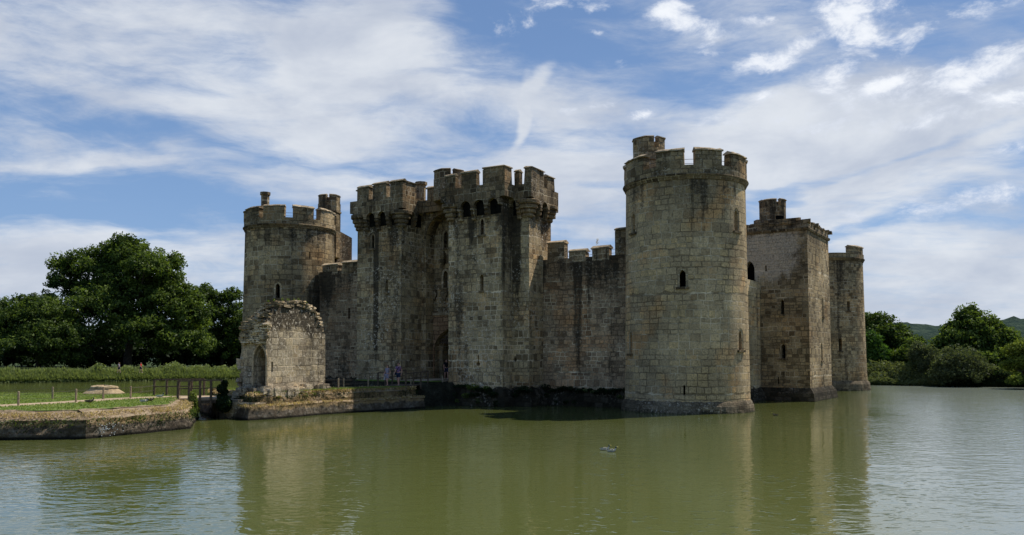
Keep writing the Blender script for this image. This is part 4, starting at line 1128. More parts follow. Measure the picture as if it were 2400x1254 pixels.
# understory behind: under-tree darkness put into the near-black leaf colour
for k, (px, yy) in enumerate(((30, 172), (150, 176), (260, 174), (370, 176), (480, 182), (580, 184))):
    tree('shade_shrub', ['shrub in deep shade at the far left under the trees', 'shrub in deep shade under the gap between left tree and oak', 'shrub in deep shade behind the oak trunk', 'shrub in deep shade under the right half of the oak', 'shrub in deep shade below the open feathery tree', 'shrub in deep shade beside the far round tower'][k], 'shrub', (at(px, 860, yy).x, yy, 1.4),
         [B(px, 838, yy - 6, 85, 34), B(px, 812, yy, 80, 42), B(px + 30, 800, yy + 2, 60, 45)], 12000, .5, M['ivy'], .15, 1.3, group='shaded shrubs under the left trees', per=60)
# right bank trees
def T(kind, label, cat, px, Y, bl, n, size, mat, tr=.4, **k): return tree(kind, label, cat, (at(px, 860, Y).x, Y, 1.3), [B(a, b, Y + c, d, e) for a, b, c, d, e in bl], n, size, mat, tr, **k)
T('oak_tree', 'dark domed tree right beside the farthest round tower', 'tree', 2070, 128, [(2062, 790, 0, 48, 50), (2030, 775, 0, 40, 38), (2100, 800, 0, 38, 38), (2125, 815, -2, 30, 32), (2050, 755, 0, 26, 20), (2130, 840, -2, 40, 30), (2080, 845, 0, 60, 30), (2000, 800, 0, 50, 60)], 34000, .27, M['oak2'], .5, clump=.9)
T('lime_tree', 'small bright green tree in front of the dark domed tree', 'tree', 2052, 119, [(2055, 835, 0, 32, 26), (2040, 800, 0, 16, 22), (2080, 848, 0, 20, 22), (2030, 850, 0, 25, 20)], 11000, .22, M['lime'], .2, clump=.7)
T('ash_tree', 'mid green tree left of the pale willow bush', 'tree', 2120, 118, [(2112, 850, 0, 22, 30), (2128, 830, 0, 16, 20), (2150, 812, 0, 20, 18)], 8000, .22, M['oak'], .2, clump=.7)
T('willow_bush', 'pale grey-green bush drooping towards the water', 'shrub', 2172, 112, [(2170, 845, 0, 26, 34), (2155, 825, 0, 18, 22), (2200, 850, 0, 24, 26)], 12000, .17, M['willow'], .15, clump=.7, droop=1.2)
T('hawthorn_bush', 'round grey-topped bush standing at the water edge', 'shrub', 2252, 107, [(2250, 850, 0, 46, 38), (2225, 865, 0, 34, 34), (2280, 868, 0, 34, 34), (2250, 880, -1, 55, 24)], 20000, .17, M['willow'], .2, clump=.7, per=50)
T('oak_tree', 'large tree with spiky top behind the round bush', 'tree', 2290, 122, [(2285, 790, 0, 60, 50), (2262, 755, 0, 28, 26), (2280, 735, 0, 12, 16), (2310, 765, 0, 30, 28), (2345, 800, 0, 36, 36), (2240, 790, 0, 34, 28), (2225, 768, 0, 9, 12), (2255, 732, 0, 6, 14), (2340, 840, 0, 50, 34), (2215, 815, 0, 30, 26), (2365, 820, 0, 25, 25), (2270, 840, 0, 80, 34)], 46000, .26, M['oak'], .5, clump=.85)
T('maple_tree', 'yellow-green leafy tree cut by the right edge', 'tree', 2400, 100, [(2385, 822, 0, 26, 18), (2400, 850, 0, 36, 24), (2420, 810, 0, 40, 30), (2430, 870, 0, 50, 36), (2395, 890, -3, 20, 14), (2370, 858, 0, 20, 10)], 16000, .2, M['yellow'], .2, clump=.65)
T('shade_shrub', 'dark filler shrub behind the bright small tree at right', 'shrub', 2100, 134, [(2110, 850, 0, 90, 30), (2040, 850, 0, 60, 30)], 9000, .4, M['ivy'], .1)
T('shade_shrub', 'dark filler shrub behind the large right tree', 'shrub', 2320, 130, [(2330, 850, 0, 90, 35), (2220, 860, 0, 60, 30), (2420, 850, 0, 60, 35)], 9000, .4, M['ivy'], .1)

def strip(name, kind_label, line, width, height, n, size, mat, stuff=True, elong=1.6, upright=0., zb=.3, sticky=.4, lump=.5):
    """ground cover along a bank line: n blades/leaves through a lumpy strip"""
    L = arclen(line)[-1]; s = rng.random(n) * L; P = np.array([subpoint(line, v) for v in s]); d = (rng.random(n) ** 1.3)
    # offset away from the water
    A = np.array(line[0]); Bv = np.array(line[-1]); dd = (Bv - A) / np.linalg.norm(Bv - A); nn = np.array([-dd[1], dd[0]])
    if nn[1] < 0: nn = -nn
    P2 = P + nn[None, :] * (d * width)[:, None]
    hh = np.array([height * (1 + lump * noise.noise(Vector((x * .35, y * .35, 1.)))+ lump * .6 * noise.noise(Vector((x * 1.1, y * 1.1, 9.)))) for x, y in P2])
    f = rng.random(n) ** .55
    prof = np.minimum(1, .25 + 2.2 * d) 
    z = zb * np.minimum(1, d * 4 + .0) + hh * f * prof
    c = np.column_stack([P2, z]); nr = np.zeros((n, 3)); nr[:, 2] = .8; nr[:, 1] = -.6
    tone = f * .75 - .05 + rng.normal(size=n) * .13 + .18 * np.array([noise.noise(Vector((x * .5, y * .5, 5.))) for x, y in P2])
    o = leaves(name, mat, None, c, nr, size, tone, elong, upright, sticky=sticky); tag(o, kind_label, 'ground cover', kind='stuff'); return o
def subpoint(line, s):
    for a, b in zip(line[:-1], line[1:]):
        L = math.hypot(b[0] - a[0], b[1] - a[1])
        if s <= L: return (a[0] + (b[0] - a[0]) * s / L, a[1] + (b[1] - a[1]) * s / L)
        s -= L
    return line[-1]
LB = [(-100, 113.3), (-77, 121.2), (-62, 132.6), (-46, 147)]
strip('reeds', 'tall green reeds and grasses lining the far left bank', LB[:], 4.5, 1.35, 80000, .2, M['reed'], elong=6., upright=1.6, sticky=.05, lump=.45)
strip('bramble_cover', 'leafy brambles over the reeds on the left bank near the tower', [(-66, 129.5), (-46, 147)], 5, 1.7, 30000, .2, M['reed'], lump=.9)
RB = [(47, 116.3), (49.5, 112.2), (65.7, 103.9), (92, 94.8)]
strip('bramble_cover', 'pale green brambles covering the right bank down to the water', RB, 6, 2.2, 60000, .2, M['bramble'], lump=.7)
strip('bank_undergrowth', 'dark overhanging undergrowth along the right water edge', [(57.5, 108), (65.7, 103.7), (92, 94.6)], 2.2, 1.9, 20000, .22, M['ivy'], lump=.6, zb=.1)

# ------------------------------------------------------------------ islands, causeway
def bank(name, label, poly, ztop, cat='retaining wall', mat='bank_wall', tiers=True, batter=.12, rough=.09, grass_mat='grass'):
    """grassed block of land with an old stone retaining wall round it"""
    pts = dens(poly, .35)
    if norms([tuple(p) for p in pts], True)[0].dot(Vector(pts[0]) - sum((Vector(p) for p in poly), Vector((0, 0))) / len(poly)) < 0: pts = pts[::-1]
    P = [tuple(p) for p in pts]; N = norms(P, True)
    w = MB(); rings = []
    for i, (p, n) in enumerate(zip(P, N)):
        v = Vector((p[0], p[1], 0)); f = lambda s, z: noise.noise(Vector((p[0] * s, p[1] * s, z * 2.3))) 
        prof = []
        zt = ztop
        if ztop < 1.4: PR = ((.2, -1.5), (.16, 0.), (.12, .25), (.07, .5), (.02, .72), (-.04, .9), (-.22, 1.0), (-.55, 1.12), (-.8, 1.22), (-1.08, ztop + .04))
        else: PR = ((.2, -1.5), (.16, 0.), (.12, .3), (.08, .62), (.03, .8), (-.32, .9), (-.38, 1.1), (-.46, 1.36), (-.75, 1.5), (-1.08, ztop + .04))
        for o, z in PR:
            oo = o + rough * 1.6 * f(.9, z) + rough * f(3.1, z); zz = z + (.06 * f(1.3, 9) if z > .2 else 0)
            prof.append((p[0] + n.x * oo, p[1] + n.y * oo, zz))
        rings.append(prof)
    rings.append(rings[0]); w.loft(rings, caps=False)
    wo = w.build(name, M[mat]); tag(wo, label, cat)
    t = MB(); t.add([(p[0] - n.x * 1.0, p[1] - n.y * 1.0, ztop + .02) for p, n in zip(P, N)], [tuple(range(len(P)))])
    return wo, t, P, N
isl = [(-48, 40), (-32, 38.0), (-23.7, 37.9), (-20.1, 38.4), (-17.5, 43.9), (-20.4, 52.6), (-21.6, 55.0), (-24.5, 57.5), (-30, 59.5), (-40, 59), (-50, 54)]
zi = 1.27
_, t, iP, iN = bank('retaining_wall', 'overgrown stone retaining wall around the grassy island at left', isl, zi)
struct('island_lawn', t, M['grass'])
cw_ = [(-19.2, 52.9), (-16.05, 49.7), (-14.9, 50.75), (-12.9, 54.6), (-6.75, 61.5), (-8.6, 63.4), (-15.2, 58.9), (-18.0, 58.6), (-21.5, 56.5)]
zc = 1.62
_, t, cP, cN = bank('retaining_wall', 'dark lichened stone wall of the causeway under the ruin, with orange dry grass ledges', cw_, zc, rough=.06)
struct('causeway_lawn', t, M['grass'])
def verge(P, N, z, cond):
    m = MB(); run = []
    for p, n in zip(P + P[:1], N + N[:1]):
        a = .28; b = 1.15 + .45 * noise.noise(Vector((p[0] * .7, p[1] * .7, 2)))
        run.append(((p[0] - n.x * a, p[1] - n.y * a, z + .045), (p[0] - n.x * (a + b) * .5, p[1] - n.y * (a + b) * .5, z + .06), (p[0] - n.x * b, p[1] - n.y * b, z + .022)))
    m.loft(run, caps=False, closed=False); return struct('verge', m, M['dry'])

# gate forecourt against the gatehouse
gp = [eo(18.7, 3.9), eo(18.7, 5.2), eo(19.3, 5.6), eo(24.6, 5.6), eo(26.5, 4.6), eo(26.5, 3.9)]
fc = [eo(17.6, 4.3), eo(18.0, 5.7), eo(19.5, 6.3), eo(25.5, 6.3), eo(28.0, 5.5), eo(28.4, 4.3), eo(23.3, 3.8), eo(23.3, .2), eo(18.8, .2), eo(18.8, 3.8)]
m = MB(); fr = []
for z, g_ in ((-1.5, 1.06), (0., 1.05), (.5, 1.03), (1., 1.0), (1.5, .97), (1.88, .93)):
    ccx = sum(p[0] for p in fc) / len(fc); ccy = sum(p[1] for p in fc) / len(fc)
    fr.append([(ccx + (p[0] - ccx) * g_ + random.uniform(-.05, .05), ccy + (p[1] - ccy) * g_ + random.uniform(-.05, .05), z + random.uniform(-.06, .0)) for p in [tuple(q_) for q_ in dens(fc, .5)]])
m.loft(fr); o = m.build('forecourt_mound', M['mound_wall']); tag(o, 'dark overgrown stone mound at the foot of the gatehouse entrance', 'mound')
m = MB(); m.prism([eo(18.9, 5.2), eo(19.8, 6.1), eo(25.2, 6.1), eo(27.5, 5.2), eo(27.5, 4.4), eo(18.9, 4.4)], 1.884, 1.95); struct('forecourt_lawn', m, M['grass'])

# paths: sheets a few mm above the lawns, following the ground
def ribbon(name, pts, w, z, mat='path'):
    m = MB(); P = []
    for i in range(len(pts) - 1):
        a, b = Vector(pts[i]), Vector(pts[i + 1]); n = 8
        for k in range(n): P.append(a.lerp(b, k / n))
    P.append(Vector(pts[-1]))
    L = []; R_ = []
    for i, p in enumerate(P):
        d = (P[min(i + 1, len(P) - 1)] - P[max(i - 1, 0)]); d.z = 0; d.normalize(); s = Vector((d.y, -d.x, 0))
        j = noise.noise(p * .8) * .12
        L.append(tuple(p - s * (w / 2 + j) )); R_.append(tuple(p + s * (w / 2 - j)))
    vs = L + R_; n = len(L); m.add(vs, [(i, i + 1, n + i + 1, n + i) for i in range(n - 1)])
    return struct(name, m, M[mat])
zi2 = zi + .026
ribbon('path', [(-33, 39.6, zi2), (-27.5, 41.6, zi2), (-25.2, 46.5, zi2), (-24.2, 50.5, zi2), (-22.3, 52.6, zi2), (-21.0, 53.0, zi2)], 2.0, 0)
ribbon('path', [(-19.3, 53.5, zc + .026), (-17.2, 55.0, zc + .026), (-13.5, 58.3, zc + .026), (-10.8, 60.6, zc + .026), (-8.6, 62.3, zc + .026)], 1.7, 0)
ge = Vector((*eo(RE_ := 21.05, 5.9), 1.96)); gd = Vector((*eo(21.05, .2), 2.03))
ribbon('path', [tuple(ge), tuple(Vector((*eo(21.05, 4.2), 1.99))), tuple(gd)], 3.0, 0)
m = MB(); m.prism([eo(18.9, 4.4), eo(23.2, 4.4), eo(23.2, .15), eo(18.9, .15)], 1.884, 1.94); struct('gate_floor', m, M['path'])

# ---- plank bridges
def rail_run(root, pts, ztop, zmid, zb, post_r=.06, ext=.0):
    """posts and two rails along a line of (x,y,z deck)"""
    for p in pts:
        m = MB(); m.box((p[0], p[1], (zb + p[2] + ztop) / 2), (post_r, 0, 0), (0, post_r, 0), (0, 0, (ztop + p[2] - zb) / 2)); m.build('post', M['wood'], root)
    for z, hh in ((ztop, .045), (zmid, .035)):
        m = MB()
        for a, b in zip(pts[:-1], pts[1:]):
            va = Vector((a[0], a[1], a[2] + z)); vb = Vector((b[0], b[1], b[2] + z)); m.bar(va, vb, hh * 1.3, 4)
        m.build('rail', M['wood'], root)
br = thing('footbridge', 'dark timber footbridge with post and rail sides between the grassy island and the ruin', 'bridge', (-20, 52, 0))
d = MB(); A0, A1, A2, A3 = (-21.1, 50.3), (-18.0, 50.9), (-19.4, 54.1), (-22.4, 54.2)
d.prism([A0, A1, A2, A3], 1.16, 1.3, None); d.build('deck', M['path'], br)
for p, q in ((A0, A1), (A3, A2)):
    d = MB(); d.bar((p[0], p[1], 1.03), (q[0], q[1], 1.1), .13, 4); d.build('beam', M['wood'], br)
def lin(a, b, n, z0, z1): return [(a[0] + (b[0] - a[0]) * i / n, a[1] + (b[1] - a[1]) * i / n, z0 + (z1 - z0) * i / n) for i in range(n + 1)]
a = at(417, 930, 50.2); b = at(520, 930, 50.6)
rail_run(br, lin((a.x, a.y), (b.x, b.y), 4, 1.3, 1.35), 1.08, .6, .75)
a = at(361, 930, 54.5); b = at(478, 930, 54.2)
rail_run(br, lin((a.x, a.y), (b.x, b.y), 4, 1.3, 1.35), 1.05, .58, 1.1, .055)
# abutment of pale concrete under the bridge's right end
m = MB(); m.prism([(-19.5, 53.0), (-18.35, 51.75), (-17.0, 50.55), (-16.7, 51.2), (-18.4, 53.6)], -1.2, 1.2); o = m.build('bridge_abutment', M['concrete']); tag(o, 'pale concrete abutment under the right end of the timber footbridge', 'abutment')

br2 = thing('footbridge', 'small dark timber bridge with rails in front of the gatehouse entrance', 'bridge', (-7, 64, 0))
e0, e1 = Vector((-8.6, 62.2)), Vector(eo(21.05, 6.0))
dr = (e1 - e0).normalized(); sd = Vector((dr.y, -dr.x))
d = MB(); d.prism([tuple(e0 - dr * .6 + sd * 1.1), tuple(e1 + dr * .3 + sd * 1.1), tuple(e1 + dr * .3 - sd * 1.1), tuple(e0 - dr * .6 - sd * 1.1)], 1.6, 1.7); d.build('deck', M['wood'], br2)
r0 = [gnd(952, 899, 1.75), gnd(967, 899, 1.75), gnd(983, 898, 1.75), gnd(999, 896, 1.8)]
def npts(l): return [(p.x, p.y, 1.75) for p in l]
a = at(951, 900, 61.3); b = at(1003, 896, 64.6)
rail_run(br2, lin((a.x, a.y), (b.x, b.y), 3, 1.75, 1.9), .85, .45, 1.4, .06)
a = at(886, 900, 63.6); b = at(951, 897, 66.6)
rail_run(br2, lin((a.x, a.y), (b.x, b.y), 4, 1.75, 1.9), .9, .45, 1.5, .06)

# fence posts with wires (each post a thing, the wire runs a thing)
posts = [(43, 949, 43.0), (123, 934, 49.5), (178, 940, 46.3), (242, 932, 49.7), (306, 932, 50.8)]
lab = ['wooden fence post nearest the left edge on the island lawn', 'wooden fence post on the far side of the island path, left', 'wooden fence post on the near side of the path, second from left', 'wooden fence post in front of the stony mound', 'wooden fence post right of the stony mound']
def fence(posts, lab, gz, runs, hh, group, wl):
    P = []
    for (px, py, Y), lb in zip(posts, lab):
        p = at(px, py, Y); q = Vector((p.x, p.y, gz)); m = MB(); m.bar(q - Vector((0, 0, .2)), q + Vector((0, 0, hh)), .055, 8); m.bar(q + Vector((0, 0, hh + .001)), q + Vector((0, 0, hh + .03)), .055, 8, .03)
        o = m.build('fence_post', M['wood_post']); tag(o, lb, 'fence post', group); P.append(q)
    for (idx, lb) in runs:
        m = MB()
        for z in (hh * .92, hh * .5):
            pts = [P[i] if isinstance(i, int) else Vector(i) for i in idx]
            for a, b in zip(pts[:-1], pts[1:]):
                for k in range(4):
                    f = lambda t: a.lerp(b, t) + Vector((0, 0, z - .05 * 4 * t * (1 - t)))
                    m.bar(f(k / 4), f((k + 1) / 4), .009, 4)
        o = m.build('fence_wire', M['wire']); tag(o, lb, 'wire')
fence(posts, lab, zi, [((( -28.5, 39.5, zi), 0, 2, (at(362, 930, 54.5).x, 54.5, zi)), 'sagging wires on the near side of the island path'), (((-33, 45, zi), 1, 3, 4, (at(362, 930, 54.5).x, 54.6, zi)), 'sagging wires on the far side of the island path')], .75, 'fence posts on the island lawn', None)
posts2 = [(793, 907, 56.6), (806, 900, 58.8), (863, 903, 59.6), (963, 897, 63.2), (1037, 893, 65.5)]
lab2 = ['thin wooden post right of the ruin, near side of causeway path', 'thin wooden post right of the ruin, far side of causeway path', 'thin wooden post on the causeway left of the walking woman', 'pale low post beside the gate bridge', 'pale low post at the gatehouse entrance corner']
fence(posts2, lab2, zc + .02, [(((-13.2, 57.0, zc), 0, 2), 'wires along the near edge of the causeway'), (((-15.5, 59.5, zc), 1, (at(886, 900, 63.6).x, 63.6, zc)), 'wires along the far edge of the causeway')], .7, 'fence posts along the causeway', None)

# stony mound on the island
m = MB(); c = at(243, 925, 57.2); 
for rr, z in ((2.05, -.1), (1.6, .28), (1.25, .52), (1.1, .62), (.8, .74), (.01, .8)):
    pass
rings = []
for rr, z in ((2.4, -.1), (1.9, .16), (1.35, .42), (1.3, .5), (1.38, .53), (1.3, .66), (.7, .74), (.05, .76)):
    rr *= .68
    rings.append([(c.x + math.cos(a) * rr * (1.0 + .12 * noise.noise(Vector((math.cos(a) * 2, math.sin(a) * 2, z)))), c.y + math.sin(a) * rr * .7, zi + z * .8 * (1 + .15 * noise.noise(Vector((math.cos(a) * 3, math.sin(a) * 3, 2))))) for a in [2 * PI * i / 40 for i in range(40)]])
m.loft(rings); o = m.build('earth_mound', M['dry']); tag(o, 'low sandy mound with a flat stone top on the island lawn', 'mound')

# ------------------------------------------------------------------ barbican ruin
def ruin():
    K = Vector((-15.62, 51.55)); DS = Vector((.44, .898)).normalized(); DE = Vector((-DS.y, DS.x)); box = ('box', (DS.x, DS.y))
    root = thing('ruined_tower', 'roofless fragment of a ruined stone gate tower on the causeway with a pointed niche', 'ruin', (K.x, K.y, 0)); off = Vector((K.x, K.y, 0))
    def q(s, e): p = K + DS * s + DE * e; return (p.x, p.y)
    prof = [(s_ * 1.09, z_) for s_, z_ in [(0, 1.2), (5.3, 1.2), (5.35, 3), (5.3, 5.45), (5.05, 5.6), (5.0, 6.0), (4.72, 6.1), (4.62, 6.65), (4.4, 6.72), (4.3, 7.05), (3.7, 7.2), (3.0, 7.42), (1.9, 7.36), (1.0, 7.3), (.55, 7.15), (.42, 6.7), (.1, 6.55), (0, 6.25)]]
    th = 2.0
    w = MB(); r0 = [(*q(s, 0), z) for s, z in prof]
    r1 = [(*q(s, th * (.55 if z > 6.6 else .98)), z - (.5 if z > 6 else 0)) for s, z in prof]
    w.loft([r0, r1])
    wall = w.build('wall', M['ruin'], root, uv=box)
    cu = Cutter()
    # pointed niche in the north face
    NN = -DS; c = K + DE * 1.05
    _, a = wall_pt(609, 905, K, DE); _, b = wall_pt(609, 812, K, DE)
    T3 = Vector((-NN.y, NN.x, 0)); N3 = NN.to_3d(); P = Vector((a.x, a.y, a.z))
    big = lancet_profile(1.02, b.z - a.z + .1); sm = lancet_profile(.72, b.z - a.z - .12)
    extr(cu, big, P, T3, N3, .4, -.18); extr(cu, sm, P, T3, N3, .39, -1.0)
    # slit and lost patch in the west face
    _, a2 = wall_pt(638, 868, K, DS); extr(cu, [(-.09, -.1), (.09, -.1), (.09, .55), (-.09, .55)], a2, DS.to_3d(), -DE.to_3d(), .3, -.7)
    cut(wall, cu, box, off)
    f = MB(); ring_extr(f, [(u * 1.005, v * 1.003) for u, v in lancet_profile(1.26, b.z - a.z + .26)], big, P, T3, N3, .07, .002); f.build('arch_moulding', M['trim'], root, uv=box)
    dk = MB(); extr(dk, [(u * .98, v * .98) for u, v in sm], P, T3, N3, -.93, -.985); dk.build('niche_back', M['trimd'], root, uv=box)
    # broken eastern jamb, stepping down
    j = MB()
    for k in range(60):
        e = random.uniform(1.8, 2.3); z = random.uniform(1.3, 5.1 - (e - 1.8) * 1.6); s_ = random.uniform(.1, 1.4); p = q(s_, e)
        j.box((p[0], p[1], z), DE.to_3d() * random.uniform(.15, .3), DS.to_3d() * random.uniform(.2, .4), (0, 0, random.uniform(.12, .22)), .05)
    j.build('broken_jamb', M['ruin'], root, uv=box)
    # weathered quoins and ragged stones over faces
    rb = MB()
    def top(s):
        for (s0, z0), (s1, z1) in zip(prof[3:-1], prof[4:]):
            if s1 <= s <= s0: return z0 + (z1 - z0) * (s0 - s) / max(1e-6, s0 - s1)
        return 6.1
    for k in range(560):
        s_ = random.uniform(-.05, 5.6); e = random.uniform(.06, 1.9); tz = top(max(0, min(5.6, s_)))
        z = tz - (0.5 * e / th if tz > 6 else 0) - max(0, e - .9) * .5 + random.uniform(-.12, .24) * (1 if s_ > .8 else .6); p = q(s_, e)
        ang = random.uniform(-.5, .5); u = Vector((math.cos(ang) * DS.x - math.sin(ang) * DS.y, math.sin(ang) * DS.x + math.cos(ang) * DS.y, random.uniform(-.15, .15)))
        v = Vector((-u.y, u.x, random.uniform(-.2, .2)))
        rb.box((p[0], p[1], z), u * random.uniform(.12, .34), v * random.uniform(.1, .24), (0, 0, random.uniform(.025, .075)), .03)
    for k in range(130):   # ragged north face, above the niche
        e = random.uniform(.0, 2.0); z = random.uniform(4.7, 6.1); p = q(random.uniform(-.12, .1), e)
        rb.box((p[0], p[1], z), DE.to_3d() * random.uniform(.1, .3), DS.to_3d() * random.uniform(.08, .2), (0, 0, random.uniform(.05, .13)), .05)
    rb.build('rubble_top', M['rubble'], root, uv=box)
    ft = MB()
    for k in range(90):
        s_ = random.uniform(-.7, 5.8); e = random.uniform(-.45, .05) if s_ > 0 else random.uniform(-.3, 2.0); p = q(s_, e)
        ft.box((p[0], p[1], 1.5 + random.uniform(-.1, .25)), DS.to_3d() * random.uniform(.15, .4), DE.to_3d() * random.uniform(.15, .3), (0, 0, random.uniform(.08, .3)), .06)
    ft.build('footing', M['ruin'], root, uv=box)
    pl = MB(); rg = []
    pl.prism([q(-1.5, -.55), q(2.3, -.6), q(2.3, .6), q(-1.5, 2.0)], -1.5, 1.05); pl.build('plinth', M['lit'], root, uv=box)
    return K, DS, DE, q, top
K, DS, DE, rq, rtop = ruin()

# ------------------------------------------------------------------ small plants
def tuft_cloud(name, label, cat, pts, size, mat, elong=2.2, upright=1., tone=.5, kind=None, group=None, sticky=.2):
    P = np.array(pts); nr = np.zeros_like(P); nr[:, 2] = 1; nr[:, 1] = -.4
    o = leaves(name, mat, None, P, nr, size, rng.normal(size=len(P)) * .25 + tone, elong, upright, sticky=sticky)
    tag(o, label, cat, group, kind); return o
# grass blades on lawns near their edges and dry fringe on the walls
def edge_pts(P, N, n, o0, o1, z0, z1, cond=lambda x, y: True):
    out = []
    while len(out) < n:
        i = random.randrange(len(P)); p, nn = P[i], N[i]
        if not cond(p[0], p[1]): continue
        o = random.uniform(o0, o1); z = random.uniform(z0, z1)
        if noise.noise(Vector((p[0] * 1.1, p[1] * 1.1, z * 2))) < random.uniform(-.5, .25): continue
        out.append((p[0] + nn.x * o + random.uniform(-.18, .18), p[1] + nn.y * o + random.uniform(-.18, .18), z))
    return out
near = lambda x, y: y < 54 and x > -34
tuft_cloud('dry_grass', 'straw coloured dry grass along the top edge of the island wall', 'ground cover', edge_pts(iP, iN, 9000, -1.1, -.1, .98, 1.22, near), .055, M['drygrass'], 2.6, .6, kind='stuff')
tuft_cloud('wall_plants', 'trailing green and brown plants on the island wall', 'ground cover', edge_pts(iP, iN, 3000, -.1, .1, .55, .95, near), .06, M['weed'], 1.8, 0, .3, kind='stuff')
tuft_cloud('wall_plants', 'dark ivy clumps low on the island wall', 'ground cover', edge_pts(iP, iN, 2500, -.05, .14, .3, .85, near), .06, M['ivy'], 1.5, 0, .5, kind='stuff')
cn = lambda x, y: x * .8 - (y - 50) * .55 > -13.9 + .0 and y < 62
tuft_cloud('dry_grass', 'orange-brown dry grass on the ledges of the causeway wall', 'ground cover', edge_pts(cP, cN, 7000, -1.0, -.5, 1.42, 1.66) + edge_pts(cP, cN, 4500, -.32, .08, .82, .94), .07, M['drygrass'], 2.4, .5, kind='stuff')
tuft_cloud('wall_plants', 'dark trailing plants on the causeway wall', 'ground cover', edge_pts(cP, cN, 3500, -.44, -.3, .95, 1.4), .06, M['ivy'], 1.5, 0, .6, kind='stuff')
# turf blades over both lawns
def inside(x, y, poly):
    c = False; n = len(poly)
    for i in range(n):
        (x0, y0), (x1, y1) = poly[i], poly[(i + 1) % n]
        if (y0 > y) != (y1 > y) and x < (x1 - x0) * (y - y0) / (y1 - y0) + x0: c = not c
    return c
def lawn_pts(poly, n, z, avoid):
    xs = [p[0] for p in poly]; ys = [p[1] for p in poly]; out = []
    while len(out) < n:
        x, y = random.uniform(min(xs), max(xs)), random.uniform(min(ys), max(ys))
        if inside(x, y, poly) and not avoid(x, y): out.append((x, y, z))
    return out
def seg_d(x, y, pts):
    b = 9e9
    for p, q in zip(pts[:-1], pts[1:]):
        dx, dy = q[0] - p[0], q[1] - p[1]; t = max(0, min(1, ((x - p[0]) * dx + (y - p[1]) * dy) / (dx * dx + dy * dy))); b = min(b, math.hypot(p[0] + t * dx - x, p[1] + t * dy - y))
    return b
pi_ = [(-33, 39.6), (-27.5, 41.6), (-25.2, 46.5), (-24.2, 50.5), (-22.3, 52.6), (-21.0, 53.0)]; pc_ = [(-19.3, 53.5), (-17.2, 55), (-13.5, 58.3), (-10.8, 60.6), (-8.6, 62.3)]
inset = lambda poly, k: [(sum(p[0] for p in poly) / len(poly) * k + p[0] * (1 - k), sum(p[1] for p in poly) / len(poly) * k + p[1] * (1 - k)) for p in poly]
tuft_cloud('turf', 'short green grass on the island lawn', 'grass', lawn_pts(inset([p for p in isl], .09), 30000, zi + .05, lambda x, y: seg_d(x, y, pi_) < .75), 0.05, M['turf'], 2., .8, .6, kind='stuff')
tuft_cloud('turf', 'short green grass on the causeway', 'grass', lawn_pts(inset(cw_, .14), 8000, zc + .05, lambda x, y: seg_d(x, y, pc_) < .85 or inside(x, y, [rq(-.3, -.2), rq(5.5, -.2), rq(5.5, 2.8), rq(-.3, 2.8)])), 0.05, M['turf'], 2., .8, .55, kind='stuff')
def bush(name, label, c, r, n, size, mat, group=None):
    u = unit(n) * (rng.random(n) ** .4)[:, None] * np.array(r); P = u + np.array(c)
    nr = u / (np.linalg.norm(u, axis=1)[:, None] + 1e-6)
    o = leaves(name, mat, None, P, nr, size, .45 + .4 * u[:, 2] / r[2] + rng.normal(size=n) * .2, sticky=.5); tag(o, label, 'plant', group); return o
c = at(523, 905, 50.6); 
PI3 = []
for (dx, dz, r, h, n_) in ((0, 1.05, .3, .4, 900), (.05, 1.55, .2, .35, 500), (-.08, 1.9, .3, .28, 800), (.1, 2.2, .2, .25, 420), (.22, 1.7, .12, .14, 120), (-.25, 1.4, .12, .2, 140)):
    u = unit(n_) * (rng.random(n_) ** .35)[:, None]; PI3.append(u * np.array((r, r, h)) + np.array((c.x + dx, c.y, dz)))
tuft_cloud('ivy_column', 'dark ivy smothering the last post of the timber footbridge', 'plant', np.vstack(PI3), .1, M['ivy'], 1.5, 0, .45, sticky=.4)
bush('ivy_clump', 'dark ivy hanging from the abutment beneath the footbridge end', (c.x + .1, c.y - .1, .95), (.5, .4, .55), 2000, .1, M['ivy'])
c = at(461, 960, 49.5)
bush('leafy_weed', 'yellow-green leafy plant growing at the island wall corner beside the bridge', (c.x, c.y - .6, 1.0), (.28, .28, .85), 1700, .09, M['weed'])
for k in range(9):
    s_ = random.uniform(.6, 4.2); e = random.uniform(.1, .9); p = rq(s_, e); z = rtop(s_)
    bush('wall_weed', 'small weed rooted in the crumbling top of the ruin', (p[0], p[1], z + .25), (.1, .1, random.uniform(.12, .3)), 40, .055, M['weed'], 'weeds on top of the ruin')
for k in range(12):
    s_ = random.uniform(-.9, 5.2); e = -.45; p = rq(s_, e)
    bush('foot_weed', 'low weed at the foot of the ruin', (p[0], p[1], 1.35), (.3, .2, .16), 220, .07, M['weed'] if k % 2 else M['drygrass'], 'weeds along the foot of the ruin')
for k in range(14):
    e = 18.2 - k * .36 + random.uniform(-.2, .2); p = eo(e, 4.42 + random.uniform(-.1, .15)); z = random.choice((.35, 1.35, .9, 1.5))
    bush('foot_weed', 'low plants growing from the footing of the gatehouse', (p[0], p[1], z + random.uniform(-.15, .1)), (random.uniform(.25, .6), .25, random.uniform(.12, .3)), 260, .08, M[random.choice(('ivy', 'ivy', 'bramble', 'weed'))], 'plant clumps below the gatehouse')
for k in range(26):
    e = 4.6 + k * .33; p = eo(e, .55 if e < 11.6 else 3.0); z = random.choice((.3, 1.3, .8, 1.45))
    bush('foot_weed', 'low plants along the footing of the curtain wall', (p[0], p[1], z + random.uniform(-.15, .1)), (random.uniform(.2, .55), .2, random.uniform(.1, .28)), 200, .08, M[random.choice(('ivy', 'ivy', 'ivy', 'bramble'))], 'plant clumps below the curtain wall')
